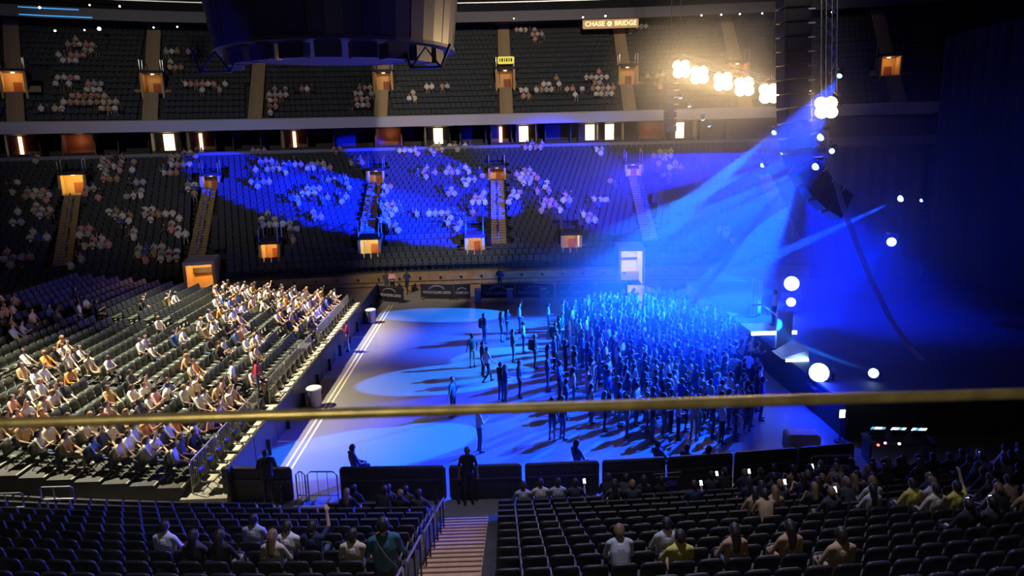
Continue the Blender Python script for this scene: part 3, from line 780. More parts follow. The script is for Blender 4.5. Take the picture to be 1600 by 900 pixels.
for a, b, s, lab in BAN:
    p0 = on_z(*a, 0); p1 = on_z(*b, 0); L = (p1-p0).length; e = (p1-p0).normalized()
    t = thing('banner_barricade', '%s black banner barricade along the far edge of the floor' % lab, 'barricade', (p0+p1)/2, math.atan2(e.y, e.x), 'far banner barricades')
    MB().rbox((0, 0, .62), (L, .06, .96), .03).build('banner', ban_m, t)
    MB().tube([(-L/2, 0, 0), (-L/2, 0, 1.12), (L/2, 0, 1.12), (L/2, 0, 0)], .025).build('frame', leg_m, t)
    for q in (-1, 1): MB().box((q*(L/2-.2), 0, .02), (.05, .6, .04)).build('foot', leg_m, t)
    if s:
        text(s, .29 if L > 1.6 else .26, let_m, t, (0, -.045, .5)).scale.x = min(1, L*.86/(len(s)*.29*.62))
        arc_logo(t, 0, .68, min(1.2, L*.6))
for a, lab in (((747, 470), 'first'), ((797, 470), 'second'), ((848, 469), 'third')):
    p = on_z(a[0], a[1]+4, 0); t = thing('post_box', 'upright pale box standing between far banners, %s from the left' % lab, 'box', p)
    MB().rbox((0, 0, .5), (.42, .4, 1.0), .04).build('body', mat('post_box', (.16, .15, .22), .6), t); MB().box((0, 0, 1.02), (.46, .44, .04)).build('lid', mat('post_lid', (.4, .38, .45), .5), t)

# ---- near barricade: black padded panels in front of the near stand
nb = [(345, 455), (530, 696), (701, 815), (820, 936), (941, 1040), (1043, 1145), (1148, 1245), (1248, 1335)]
def near_edge(px, z):
    lo, hi_ = -25, 30
    for _ in range(50):
        x = (lo+hi_)/2; p = Vector((x, 20.5+CURV*x*x, z))
        if proj(p)[0] < px: lo = x
        else: hi_ = x
    return Vector((x, 20.5+CURV*x*x, 0))
names = ['first', 'second', 'third', 'fourth', 'fifth', 'sixth', 'seventh', 'eighth']
pad_m = mat('padding_black', (.02, .02, .026), .55, noise=.15, nscale=5)
for i, (a, b) in enumerate(nb):
    p0, p1 = near_edge(a, 1.15), near_edge(b, 1.15); L = (p1-p0).length; e = (p1-p0).normalized()
    t = thing('padded_barricade', 'black padded barricade panel in front of the near seats, %s from the left' % names[i], 'barricade', (p0+p1)/2, math.atan2(e.y, e.x), 'near barricade panels')
    MB().rbox((0, 0, .58), (L, .14, 1.16), .12, seg=4).build('pad', pad_m, t)
    MB().box((0, -.09, .72), (L-.1, .03, .05)).build('rail', mat('pad_rail', (.06, .06, .09), .4), t)
    for q in (-1, 1): MB().box((q*(L/2-.3), -.2, .3), (.08, .3, .6), taper=.6).build('brace', leg_m, t)
    if i in (3, 4):
        me = text('MADISON SQUARE GARDEN', .3, mat('pad_print', (.045, .045, .07), .7), t, (0, -.08, .9)); me.scale.x = min(1, L*.8/3.9)
for a, b, lab in (((462, 745), (476, 745), 'left'), ((480, 745), (526, 745), 'right')):
    p0, p1 = near_edge(a[0], .9), near_edge(b[0], .9); e = p1-p0
    fence(p0, p1, 'steel crowd fence in the gap of the near barricade, %s one' % lab, 'gap fences', n=3, h=1.0)

# ================================================================== STAGE
t = thing('stage', 'black stage deck at the right end of the floor', 'stage', (0, 0, 0))
stage_m = mat('stage_black', (.012, .012, .018), .7)
MB().box((21, 35, 1.36), (17, 22, .12)).build('deck', stage_m, t)
MB().box((12.6, 35, .65), (.1, 22, 1.3)).build('skirt', dark_m, t)
for yy in (24.1, 45.9): MB().box((21, yy, .65), (16.9, .1, 1.3)).build('skirt', dark_m, t)
added_glow = mat('added_glow_white_blue', (.8, .9, 1), .5, emit=(.45, .8, 1.0), estr=6)  # added glow: these edges are bright only from lamps shining on them
pw = mat('podium_white', (.75, .78, .8), .5)
t = thing('stage_podium', 'bright white podium with glowing edges at the front of the stage', 'podium', (0, 0, 0))
a = on_z(1172, 517, 2.2); b = on_z(1252, 521, 2.2)
MB().box(((a.x+b.x)/2, a.y+.6, 2.12), (b.x-a.x, 1.5, .14)).build('platform', pw, t)
MB().box(((a.x+b.x)/2, a.y-.18, 2.12), (b.x-a.x, .06, .16)).build('added_edge_glow', added_glow, t)  # glowing strip added along the podium edge
for q in (a.x+.15, b.x-.15):
    for s in (0, 1.2): MB().tube([(q, a.y+s, 1.42), (q, a.y+s, 2.06)], .04).build('leg', rail_m, t)
c = on_z(1206, 486, 3.2)
MB().tube([(c.x-.5, a.y+.8, 3.2), (c.x, a.y+.8, 3.25), (b.x, a.y+.3, 2.2)], .05).build('hand_rail', pw, t)
t = thing('stage_ramp', 'glowing white wedge ramp in front of the stage podium', 'ramp', (0, 0, 0))
a = on_z(1212, 551, 1.5); b = on_z(1263, 562, 1.5)
m = MB(); y0, y1 = b.y, b.y+1.6
m.add([(a.x, y0+.4, 1.43), (b.x, y0, 1.43), (b.x, y1, 1.43), (a.x, y1, 1.43), (b.x, y0, 1.95), (b.x, y1, 1.95), (a.x+.2, y0+.4, 1.5), (a.x+.2, y1, 1.5)], [(3, 2, 1, 0), (0, 1, 4, 6), (1, 2, 5, 4), (2, 3, 7, 5), (3, 0, 6, 7), (6, 4, 5, 7)])
m.build('wedge', pw, t); MB().box(((a.x+b.x)/2, y0-.02, 1.5), (b.x-a.x, .05, .12)).build('added_edge_glow', added_glow, t)  # glowing strip added along the ramp edge
MB().box((b.x-.3, y1+.4, 2.3), (.7, .15, 1.7)).build('upright_panel', pw, t)
# white banners on poles beside the podium
c = on_y(1181, 478, 36.5)
for i in range(3):
    t = thing('stage_totem', 'narrow white upright panel at the far front corner of the stage, %s' % ('left', 'middle', 'right')[i], 'panel', (c.x-.15+i*.28, 36.5+i*.3, 1.42), 0, 'stage totems')
    MB().rbox((0, 0, 1.0+.12*(1-i)), (.2, .1, 1.9), .04).build('panel', pw, t); MB().box((0, 0, .04), (.34, .34, .08)).build('foot', dark_m, t)

# ---- moving-head lamps: a yoke, a head, a lens, and the spot itself
def lens_mat(name, col, s): return quiet(mat('lens_'+name, (.9, .95, 1), .3, emit=col, estr=s))
L_WHITE = lens_mat('white', (.5, .8, 1), 5); L_BLUE = lens_mat('blue', (.25, .5, 1), 5); L_WARM = lens_mat('warm', (1, .72, .32), 14)
def lamp(loc, target, label, power, angle, color=BLUE, blend=.2, lens=L_WHITE, size=.22, group='stage lamps', extra=(), glow=0, face=None):
    loc = Vector(loc); bd = (Vector(target)-loc).normalized(); d = (Vector(face)-loc).normalized() if face else bd; fr_ = size*1.05+.1
    t = thing('moving_head_lamp', label, 'light', loc, 0, group)
    x = d.cross(Vector((0, 0, 1))).normalized()
    MB().lathe([(size*.5, -size*1.6), (size*.85, -size*1.2), (size*.9, -size*.1), (size*1.05, 0)], (0, 0, 0), 12, ax=d).build('head', dark_m, t)
    MB().lathe([(size*.95, -.01), (size*.9, size*.35), (size*.65, size*.7), (size*.3, size*.88), (.005, size*.93)], (0, 0, 0), 14, ax=d).build('lens', lens, t, True)
    y = Vector((0, 0, -1 if loc.z > 4 else 1))            # hung lamps have their base on top
    m = MB(); m.tube([x*size*1.2-d*size*.7, x*size*1.2-y*size*1.5-d*size*.7, -x*size*1.2-y*size*1.5-d*size*.7, -x*size*1.2-d*size*.7], size*.14); m.build('yoke', dark_m, t)
    MB().box(-y*size*1.8-d*size*.7, (size*2, size*2, size*.5)).build('base', dark_m, t)
    if power: spot('lamp_beam', loc+bd*fr_, target, power, angle, blend, color, .06)
    for tg, pw_, an, cl, bl in extra: spot('lamp_beam', loc+bd*fr_, tg, pw_, an, bl, cl, .06)
    if glow: point('lamp_glow', loc+d*(fr_+.06), glow, (.0, .02, 1), .1)
def P3(px, py, y): return on_y(px, py, y)
for loc, tg, pw_, an, bl, cl, lab in HOUSE: lamp(Vector(loc)-(Vector(tg)-Vector(loc)).normalized()*.3, tg, 'house lamp under the roof '+lab, 0, an, lens=L_WARM, size=.24, group='house lamps')
lamp(P3(1283, 214, 36), on_z(722, 589, 0), 'blue lamp high on the lamp tower under the sixth blinder', 260*K, 11.5, CYAN, .12, L_BLUE, .2)
lamp(P3(1275, 260, 31), on_z(600, 697, 0), 'lower blue lamp on the lamp tower under the sixth blinder', 200*K, 10.5, CYAN, .12, L_BLUE, .17)
lamp(P3(1192, 258, 42), on_z(712, 492, 0), 'blue lamp in front of the far stand left of the speaker array', 230*K, 10.5, CYAN, .12, L_BLUE, .15)
lamp(P3(1210, 207, 40), on_z(800, 556, 0), 'blue lamp beside the speaker array pointing down to the floor', 180*K, 10.5, CYAN, .15, L_BLUE, .15)
lamp(P3(1408, 310, 41), on_z(940, 522, 0), 'bright lamp on the right with a slanting blue beam', 900*K, 4.6, (.003, .06, 1), .3, L_WHITE, .2)
lamp(on_z(1365, 583, 1.75), P3(1000, 448, 46), 'bright floor lamp at the stage edge with a beam to the upper left', 220*K, 3.6, CYAN, .3, L_WHITE, .2, face=(-3, 6, 5))
lamp(P3(1237, 443, 37.5), on_z(965, 540, 0), 'glaring white lamp at the back of the stage podium', 380*K, 26, CYAN, .7, L_WHITE, .42, glow=1000, face=(-3, 6, 5))
lamp(on_z(1280, 582, 1.75), P3(1150, 440, 36), 'glaring white lamp on the floor in front of the white ramp', 40*K, 9, CYAN, .5, L_WHITE, .4, glow=900, face=(-3, 6, 5))
lamp(P3(1236, 472, 37), P3(900, 560, 33), 'upright white lamp above the stage podium handrail', 15*K, 60, CYAN, .7, L_WHITE, .26, glow=450, face=(-3, 6, 5))
lamp(P3(1178, 441, 43), P3(900, 400, 50), 'small round white lamp left of the stage podium', 12*K, 24, CYAN, .5, L_WHITE, .12, face=(-3, 6, 5))
lamp(P3(1393, 378, 36), P3(1200, 520, 36), 'tall white lamp hanging at the right of the stage', 12*K, 50, BLUE, .6, L_WHITE, .24, glow=250, face=(-3, 6, 5))
lamp(P3(1440, 313, 39), on_z(980, 520, 0), 'dim lamp right of the slanting beam lamp', 160*K, 3.5, BLUE, .3, L_BLUE, .1)
lamp(P3(1312, 118, 32.4), (3.5, 25.2, 0), 'blue lamp on the truss tower above the sixth blinder', 190*K, 34, (.003, .07, 1), .8, L_BLUE, .12)
lamp(P3(1300, 236, 32.6), (-6.5, 10.5, 4), 'blue lamp on the lamp tower turned to the near stand', 90*K, 26, BLUE, .8, L_BLUE, .13)
for i, (px, py) in enumerate(((1063, 152), (1077, 165), (1098, 186), (1108, 196))):
    lamp(P3(px, py, 45), P3(px+20, py+120, 48), 'tiny blue lamp hanging below the blinder truss, %s from the left' % LN[i], 0, 30, BLUE, .4, L_BLUE, .11)
# blue washes thrown on the far stand, crowd and stage from the truss
TR0 = P3(1062, 90, 44); TR1 = P3(1206, 128, 38)
TW0 = P3(1222, 222, 43.5); TW1 = P3(1262, 268, 38)
trm = lambda q: TW0.lerp(TW1, q)+Vector((0, 0, -.55))
washes = [(.05, bpos(u_at(545, 12, 6), 11, 5.6), 1100*K, 15, BLUE, .15), (.2, bpos(u_at(620, 7, 4), 9, 4.5), 900*K, 15, BLUE, .15), (.35, bpos(u_at(710, 14, 7), 14, 7.0), 600*K, 14.5, BLUE, .2), (.5, bpos(u_at(930, 10, 6), 12, 6), 200*K, 30, BLUE, .6),
          (.65, (4.0, 39, 0), 420*K, 34, (.003, .09, 1), .7), (.75, (5.5, 30, 0), 420*K, 38, (.003, .05, 1), .7), (.85, (3.0, 27.5, 0), 330*K, 38, BLUE, .9), (.9, (-2.5, 38.5, 0), 90*K, 30, BLUE, 1.0), (.98, (20, 36, 1), 30*K, 70, BLUE, .9)]
for i, (q, tg, pw_, an, cl, bl) in enumerate(washes):
    lamp(trm(q), tg, 'blue wash lamp behind the speaker array, %s from the left' % ordn(i+1), pw_, an, cl, bl, L_BLUE, .13, 'truss wash lamps')

# ---- blinder truss
LATE_TRUSS = [(TW0, TW1, 'short truss with blue wash lamps behind the big speaker array')]
def truss(p0, p1, label, s=.4, rungs=14):
    p0 = Vector(p0); p1 = Vector(p1); d = (p1-p0); L = d.length; d.normalize(); x = d.cross(Vector((0, 0, 1))).normalized(); y = x.cross(d)
    t = thing('lighting_truss', label, 'truss', p0); m_ = mat('truss_alu', (.25, .25, .27), .4, .8)
    cs = [(x*a+y*b)*s/2 for a, b in ((-1, -1), (1, -1), (1, 1), (-1, 1))]
    for c in cs: MB().tube([c, d*L+c], .03, 6).build('chord', m_, t)
    for i in range(rungs):
        a, b = d*L*i/rungs, d*L*(i+1)/rungs; m = MB()
        for j in range(4): m.tube([a+cs[j], b+cs[(j+1) % 4]], .016, 4)
        m.build('lattice', m_, t)
    return t
truss(TR0, TR1, 'slanting aluminium truss carrying the row of blinder lamps')
for a_, b_, lab in LATE_TRUSS: truss(a_, b_, lab)
for p in (TR0, TR1): 
    tag(MB().tube([p, (p.x, p.y, 30.45)], .025).build('hoist_chain', leg_m), 'hoist chain holding the %s end of the blinder truss' % ('left' if p is TR0 else 'right'), 'chain', 'hoist chains')
t = truss(P3(1296, 150, 34), P3(1296, -60, 34), 'upright truss tower above the sixth blinder', .5, 10)
bl = [(1065, 108, 43.9), (1093, 117, 42.7), (1130, 127, 41.2), (1163, 135, 39.8), (1202, 146, 38.1), (1291, 168, 34)]
for i, (px, py, yy) in enumerate(bl):
    p = P3(px, py, yy); d = (EYE+Vector((-2, 14, -9))-p).normalized()
    t = thing('blinder_lamp', 'warm glowing blinder lamp, %s from the left' % LN[i], 'light', p, 0, 'blinder lamps')
    x = d.cross(Vector((0, 0, 1))).normalized(); y = x.cross(d)
    MB().lathe([(.3, -.3), (.5, -.2), (.55, -.02), (.55, 0)], (0, 0, 0), 16, ax=d).build('housing', dark_m, t)
    for a in (-1, 1):
        for b in (-1, 1): MB().lathe([(.3, 0), (.3, .03), (.2, .08)], x*.22*a+y*.22*b, 12, ax=d).build('bulb', L_WARM, t)
    MB().tube([-d*.12+x*.6, -d*.12+x*.6+Vector((0, 0, .6)), -d*.12-x*.6+Vector((0, 0, .6)), -d*.12-x*.6], .03).build('yoke', dark_m, t)
    spot('blinder_light', p+d*.3, p+d*5+Vector((-2.5, 0, 2.6)), 1500 if i < 5 else 1300, 130, .9, (1, .66, .28), .15)

# ---- hanging speaker arrays
def array(pts, w, dp, label, yaw):
    top = pts[0]; t = thing('speaker_array', label, 'speakers', top)
    ex = Vector((math.cos(yaw), math.sin(yaw), 0)); n = len(pts)-1
    for i in range(n):
        a, b = pts[i], pts[i+1]; c = (a+b)/2-top; dz = (a-b); h = dz.length; ez = dz.normalized(); ey = ez.cross(ex).normalized(); ex2 = ey.cross(ez)
        cab = MB().rbox(c, (w, dp, h*.94), .05, ex2, ey, ez).build('cabinet', mat('speaker_black', (.008, .008, .009), .6), t)
        MB().box(c-ey*(dp/2+.01), (w*.8, .02, h*.7), ex2, ey, ez).build('grille', mat('speaker_grille', (.012, .012, .013), .7), cab)
        MB().box(c+ex2*(w/2-.02)-ey*dp*.52+ez*h*.35, (.34, .03, .05), ex2, ey, ez).build('rigging_plate', mat('rig_plate', (.7, .66, .6), .4), cab)
    MB().tube([(0, 0, 0), (0, 0, 30.45-top.z)], .03).build('hoist_chain', leg_m, t)
px_pts = [(1235, -30), (1235, -8), (1235, 14), (1235, 36), (1235, 58), (1235, 80), (1235, 102), (1235, 124), (1235, 146), (1235, 168), (1236, 190), (1238, 212), (1242, 234), (1249, 256), (1260, 277), (1275, 296), (1293, 312), (1313, 325)]
array([P3(x+5, y, 33.8) for x, y in px_pts], 1.35, .8, 'large curved black speaker array hanging beside the stage', 0.15)
array([P3(1047, y, 46) for y in range(118, 208, 11)], .66, .6, 'small dark speaker array hanging left of the blinder lamps', 0.1)

# ---- cable loom sweeping down from the tower
t = thing('cable_loom', 'pale bundle of cables sweeping from the lamp tower down to the stage floor', 'cables', P3(1290, 205, 34))
o0 = P3(1290, 205, 34)
path = [(1290, 205, 34), (1300, 260, 33.5), (1316, 320, 33), (1338, 380, 32), (1362, 440, 31), (1392, 500, 30), (1420, 540, 29), (1441, 563, 28)]
for q in range(4):
    m = MB(); m.tube([P3(x+q*2.4-3.6, y, d) - o0 for x, y, d in path], .022, 5); m.build('cable', mat('cable_pale', (.32, .3, .36), .5), t)

# ---- drapes at the right
def drape(p0, p1, h, label, z0=0.0):
    p0 = Vector(p0); p1 = Vector(p1); L = (p1-p0).length; e = (p1-p0).normalized(); n = Vector((-e.y, e.x, 0)); m = MB(); N = int(L/.22)
    vs = []
    for i in range(N+1):
        p = p0+e*L*i/N+n*.12*math.sin(i*1.35)+n*.05*math.sin(i*.6); vs += [(p.x, p.y, z0), (p.x, p.y, z0+h)]
    m.add(vs, [(2*i, 2*i+2, 2*i+3, 2*i+1) for i in range(N)])
    o = m.build('stage_drape', mat('drape_black', (.012, .012, .018), .85), None, True)
    md = o.modifiers.new('thick', 'SOLIDIFY'); md.thickness = .02
    tag(o, label, 'curtain', 'stage drapes')
drape((29.6, 23.5, 0), (29.6, 48, 0), 17, 'tall black drape closing the back of the stage')
drape((21, 46.4, 0), (29.6, 48.2, 0), 10, 'lower black drape along the far side of the stage')

# ---- control desk with glowing screens near the stage
p = on_z(1404, 700, 0); p = on_z(1404, 688, .75)
t = thing('control_desk', 'dark control desk with glowing screens right of the stage', 'desk', (p.x, p.y, 0), -.15)
MB().box((0, 0, .78), (2.2, .8, .08)).build('desk_top', dark_m, t)
for s in (-1, 1): MB().box((s*1.0, 0, .37), (.08, .7, .74)).build('leg', dark_m, t)
scr = mat('screen_glow', (.2, .3, .4), .4, emit=(.6, .82, .95), estr=2.6); scg = mat('screen_cyan', (.1, .3, .4), .4, emit=(.1, .6, .9), estr=.9)
for i in range(3):
    sc_ = MB().rbox(((i-1)*.66, .05, 1.0), (.56, .05, .44), .02, (1, 0, 0), (0, .7, .7), (0, -.7, .7)).build('console', dark_m, t)
    MB().box(((i-1)*.66, .0, 1.045), (.5, .02, .22), (1, 0, 0), (0, .7, .7), (0, -.7, .7)).build('screen', scr, sc_)
    for q in range(4): MB().box(((i-1)*.66-.17+q*.115, .18-.09, 1.13), (.1, .02, .2), (1, 0, 0), (0, .7, .7), (0, -.7, .7)).build('screen_key', scg if (q+i) % 3 == 0 else scr, sc_)
for px, py, c_, lab in ((1372, 697, (1, .12, .1), 'red'), (1383, 694, (1, .3, .5), 'pink'), (1405, 695, (.9, .9, 1), 'white')):
    q = on_y(px, py, p.y-.5); o = MB().lathe([(.02, 0), (.045, .02), (.045, .06), (.01, .08)], (0, 0, 0), 8).build('indicator_lamp', quiet(mat('ind_'+lab, c_, .5, emit=c_, estr=4)), None, False, q)
    tag(o, 'tiny %s indicator light on the front of the control desk' % lab, 'light')
p = on_z(1312, 690, 0)
t = thing('monitor_stand', 'small glowing monitor on a stand left of the control desk', 'monitor', p)
MB().rbox((0, 0, 1.1), (.3, .06, .42), .02).build('case', dark_m, t); MB().box((0, -.035, 1.1), (.2, .01, .3)).build('screen', quiet(mat('mon_glow', (.5, .7, 1), .4, emit=(.5, .75, 1), estr=8)), t)
MB().tube([(0, 0, .05), (0, 0, .9)], .03).build('post', leg_m, t); MB().lathe([(.22, 0), (.2, .05)], (0, 0, 0), 10).build('foot', leg_m, t)
p = on_z(1252, 690, .4)
t = thing('covered_case', 'pale covered equipment case on the floor near the stage', 'case', (p.x, p.y, 0), -.1)
MB().rbox((0, 0, .4), (1.15, .7, .75), .12).build('cover', mat('cover_pale', (.75, .72, .74), .8, noise=.2, nscale=6, bump=.3), t); MB().box((0, 0, .03), (1.0, .6, .06)).build('pallet', dark_m, t)

# ---- drum shaped scoreboard shell hanging over the floor
dc = on_y(528, 84, 33); zb = dc.z
t = thing('hanging_drum', 'huge dark drum hanging above the floor on the left', 'scoreboard', (dc.x, 33, 0))
dm = mat('drum_skin', (.035, .034, .05), .38)
for k in range(16):                                            # curved skin panels
    a0, a1 = 2*PI*k/16+.006, 2*PI*(k+1)/16-.006; m = MB()
    for q in range(3):
        b0, b1 = a0+(a1-a0)*q/3, a0+(a1-a0)*(q+1)/3
        m.add([(5.15*math.cos(b0), 5.15*math.sin(b0), zb), (5.15*math.cos(b1), 5.15*math.sin(b1), zb), (6.2*math.cos(b1), 6.2*math.sin(b1), zb+9), (6.2*math.cos(b0), 6.2*math.sin(b0), zb+9)], [(0, 1, 2, 3)])
    m.build('skin_panel', dm, t, True)
MB().lathe([(5.05, zb+.02), (5.2, zb-.02), (5.2, zb+.12)], (0, 0, 0), 48).build('bottom_ring', mat('drum_ring', (.06, .055, .07), .5), t)
for k in range(10):
    a = PI+.2+k*.3; m = MB(); m.box((4.4*math.cos(a), 4.4*math.sin(a), zb-.35), (1.0, .7, .6), (-math.sin(a), math.cos(a), 0), (math.cos(a), math.sin(a), 0)); m.build('speaker_pod', dm, t)
for s in (-1, 1):
    m = MB(); m.tube([(s*4.2-.9, -3.2, zb-.1), (s*4.2-.6, -3.4, zb-1.0), (s*4.2+.6, -3.4, zb-1.0), (s*4.2+1, -3.2, zb-.1)], .07); m.tube([(s*4.2-.6, -3.4, zb-1.0), (s*4.2, -3.3, zb-.2), (s*4.2+.6, -3.4, zb-1.0)], .05); m.build('lower_frame', mat('drum_frame', (.05, .05, .08), .4, .5), t)
spot('drum_light', (dc.x-6.5, 25, zb-2.5), (dc.x-4.4, 29, zb-.7), 420, 50, .6, BLUE, .1)

# ---- balcony the picture is taken from: slab, glass front with a thin metal cap
struct(MB().box((2, -1.1, 9.75), (40, 4.1, .3)).build('floor_balcony', concrete), 'balcony slab under the viewer')
ra = on_y(-60, 663, 1.0); rb_ = on_y(1660, 613, 1.0)
t = thing('glass_railing', 'thin gold-edged top rail of a clear glass balcony front', 'railing', (0, 1.0, 0))
sl = (rb_.z-ra.z)/(rb_.x-ra.x); zc = lambda x: ra.z+sl*(x-ra.x)
cap = mat('rail_cap', (.40, .33, .17), .38, .65, noise=.3, nscale=30)
x0, x1 = -3.2, 3.4
MB().tube([(x, 0, zc(x)) for x in np.linspace(x0, x1, 12)], .0085, 10).build('cap', cap, t, True)
g = bpy.data.materials.new('clear_glass'); g.use_nodes = True; ntg = g.node_tree; ntg.nodes.clear()
o1 = ntg.nodes.new('ShaderNodeOutputMaterial'); tr = ntg.nodes.new('ShaderNodeBsdfTransparent'); gl = ntg.nodes.new('ShaderNodeBsdfGlossy'); mx = ntg.nodes.new('ShaderNodeMixShader'); fr = ntg.nodes.new('ShaderNodeFresnel')
tr.inputs[0].default_value = (.93, .96, .95, 1); gl.inputs['Roughness'].default_value = .02; fr.inputs[0].default_value = 1.45
ntg.links.new(fr.outputs[0], mx.inputs[0]); ntg.links.new(tr.outputs[0], mx.inputs[1]); ntg.links.new(gl.outputs[0], mx.inputs[2]); ntg.links.new(mx.outputs[0], o1.inputs[0])
for i in range(3):
    a, b = x0+(x1-x0)*i/3+.01, x0+(x1-x0)*(i+1)/3-.01; m = MB()
    m.add([(a, 0, 9.9), (b, 0, 9.9), (b, 0, zc(b)-.004), (a, 0, zc(a)-.004)], [(0, 1, 2, 3)]); o = m.build('glass_pane', g, t)

# ================================================================== PEOPLE
POSES['sit_phone_side'] = sit(hair=1, elbow=[(-.27, .04, .72), (.3, .08, .74)], wrist=[(-.14, .28, .62), (.32, .28, .95)])
SITTING_ALL = SITTING
light_cols = ['white', 'white', 'cream', 'cream', 'pale grey', 'pink', 'tan', 'dark grey', 'black', 'blue', 'orange']
any_cols = ['white', 'pale grey', 'dark grey', 'black', 'black', 'navy', 'tan', 'cream', 'blue', 'pink', 'dark grey']
TAKEN = set()
def pick(pool, px, py, tol=30):
    best = None; bd = tol*tol
    for i, s in enumerate(pool):
        if (id(pool), i) in TAKEN: continue
        d = (s[5]-px)**2+((s[6]-py)*1.5)**2
        if d < bd: bd = d; best = i
    if best is None: return None
    TAKEN.add((id(pool), best)); return pool[best]
def clusters(pool, lst, cols, tol=30):
    out = []
    for cx, cy, rx, ry, n in lst:
        for _ in range(n):
            s = pick(pool, cx+rnd.uniform(-rx, rx), cy+rnd.uniform(-ry, ry), tol)
            if s: out.append((s, rnd.choice(SITTING_ALL), rnd.choice(cols)))
    return out
# ---- on the riser chairs
RC = [(365, 475, 28, 22, 24), (430, 472, 45, 16, 34), (500, 478, 35, 14, 24), (455, 500, 30, 12, 12), (275, 482, 12, 5, 3), (222, 490, 16, 6, 4), (253, 517, 3, 3, 1), (212, 545, 5, 5, 2), (236, 552, 6, 5, 3), (277, 540, 9, 5, 3), (320, 520, 16, 10, 9), (350, 508, 14, 8, 8),
      (308, 577, 12, 8, 6), (345, 560, 14, 12, 7), (395, 560, 14, 14, 8), (375, 535, 14, 10, 6), (385, 600, 10, 10, 5), (45, 582, 24, 8, 10), (80, 578, 18, 8, 6), (112, 566, 16, 8, 6), (125, 590, 8, 6, 3), (160, 585, 3, 3, 1), (216, 600, 7, 5, 3), (48, 633, 14, 8, 5), (76, 634, 12, 8, 5),
      (238, 640, 18, 10, 9), (268, 628, 12, 8, 5), (330, 634, 24, 9, 13), (352, 645, 12, 6, 5), (182, 630, 6, 5, 2), (290, 620, 8, 6, 3), (20, 685, 16, 8, 5), (55, 688, 18, 8, 5), (100, 682, 18, 9, 7), (150, 700, 14, 9, 5), (168, 690, 12, 8, 5), (212, 684, 14, 8, 6), (238, 706, 14, 9, 6), (270, 692, 16, 10, 10), (292, 706, 14, 8, 6),
      (30, 728, 18, 10, 6), (92, 735, 8, 6, 2), (120, 720, 14, 8, 4), (215, 735, 16, 6, 5), (180, 665, 20, 6, 5), (60, 660, 30, 6, 5), (330, 665, 14, 8, 4), (20, 490, 18, 10, 9), (35, 515, 20, 10, 8), (85, 497, 10, 6, 3), (145, 485, 14, 6, 4)]
RC = [(x, y, rx, ry, n if x > 340 and y < 520 else max(1, round(n*.6))) for x, y, rx, ry, n in RC]
for s, key, col in clusters(rview, RC, light_cols):
    maybe(key, s[0], s[1]+rnd.uniform(-.25, .25), col, 'person in %s top seated in riser row %s, %s chair from the far end' % (col, card(s[3]+1), ordn(s[4])), 'riser spectators', scale=rnd.uniform(.95, 1.05))
# ---- in the far stands
FC = [(60, 245, 10, 3, 3), (20, 300, 12, 6, 4), (62, 312, 18, 8, 8), (72, 335, 12, 8, 6), (178, 262, 38, 8, 14), (170, 286, 12, 4, 4), (215, 290, 8, 4, 3), (132, 296, 8, 3, 3), (160, 310, 8, 3, 2), (216, 313, 12, 4, 4), (280, 258, 25, 6, 10), (305, 247, 10, 4, 5), (266, 276, 12, 4, 4), (308, 302, 24, 6, 7), (190, 340, 18, 6, 7), (238, 340, 16, 4, 6), (268, 345, 8, 4, 3), (275, 364, 12, 4, 5), (135, 375, 22, 5, 8), (150, 387, 10, 5, 4), (115, 414, 6, 4, 2), (200, 368, 18, 3, 5), (228, 404, 12, 5, 6), (255, 402, 16, 8, 8), (60, 378, 14, 3, 4), (12, 405, 12, 8, 5), (30, 415, 14, 6, 4), (312, 380, 8, 3, 3), (20, 345, 14, 8, 3),
      (402, 240, 5, 3, 3), (415, 262, 14, 8, 9), (412, 290, 16, 5, 6), (452, 265, 14, 6, 10), (484, 266, 8, 4, 4), (511, 266, 5, 4, 4), (560, 260, 10, 5, 5), (520, 293, 26, 8, 9), (482, 305, 14, 4, 5), (502, 320, 10, 4, 3), (460, 318, 10, 4, 3), (537, 318, 5, 3, 3), (503, 345, 8, 4, 3), (426, 345, 12, 6, 6), (430, 358, 10, 8, 6), (448, 372, 14, 8, 5), (526, 240, 5, 3, 3), (595, 303, 10, 4, 4), (594, 327, 16, 4, 7), (618, 333, 8, 6, 4), (592, 352, 8, 4, 3), (612, 361, 9, 4, 3), (651, 341, 3, 3, 1), (680, 341, 14, 3, 4),
      (642, 242, 14, 4, 6), (690, 240, 12, 5, 7), (720, 235, 14, 4, 6), (665, 278, 14, 4, 7), (716, 270, 12, 5, 6), (738, 283, 14, 8, 7), (700, 307, 10, 3, 4), (747, 315, 14, 4, 6), (735, 332, 8, 4, 3), (707, 346, 10, 4, 4), (726, 354, 14, 4, 5), (838, 234, 16, 4, 7), (815, 284, 12, 8, 7), (834, 281, 14, 6, 6), (852, 300, 12, 8, 7), (855, 330, 14, 8, 8), (882, 318, 10, 6, 5), (942, 322, 16, 6, 5), (930, 240, 8, 3, 3), (1035, 247, 14, 5, 7), (1046, 262, 14, 8, 9), (1036, 282, 10, 5, 5), (960, 290, 8, 3, 3), (805, 312, 8, 10, 5), (920, 345, 12, 8, 4), (1130, 372, 14, 10, 4),
      (60, 470, 10, 6, 3)]
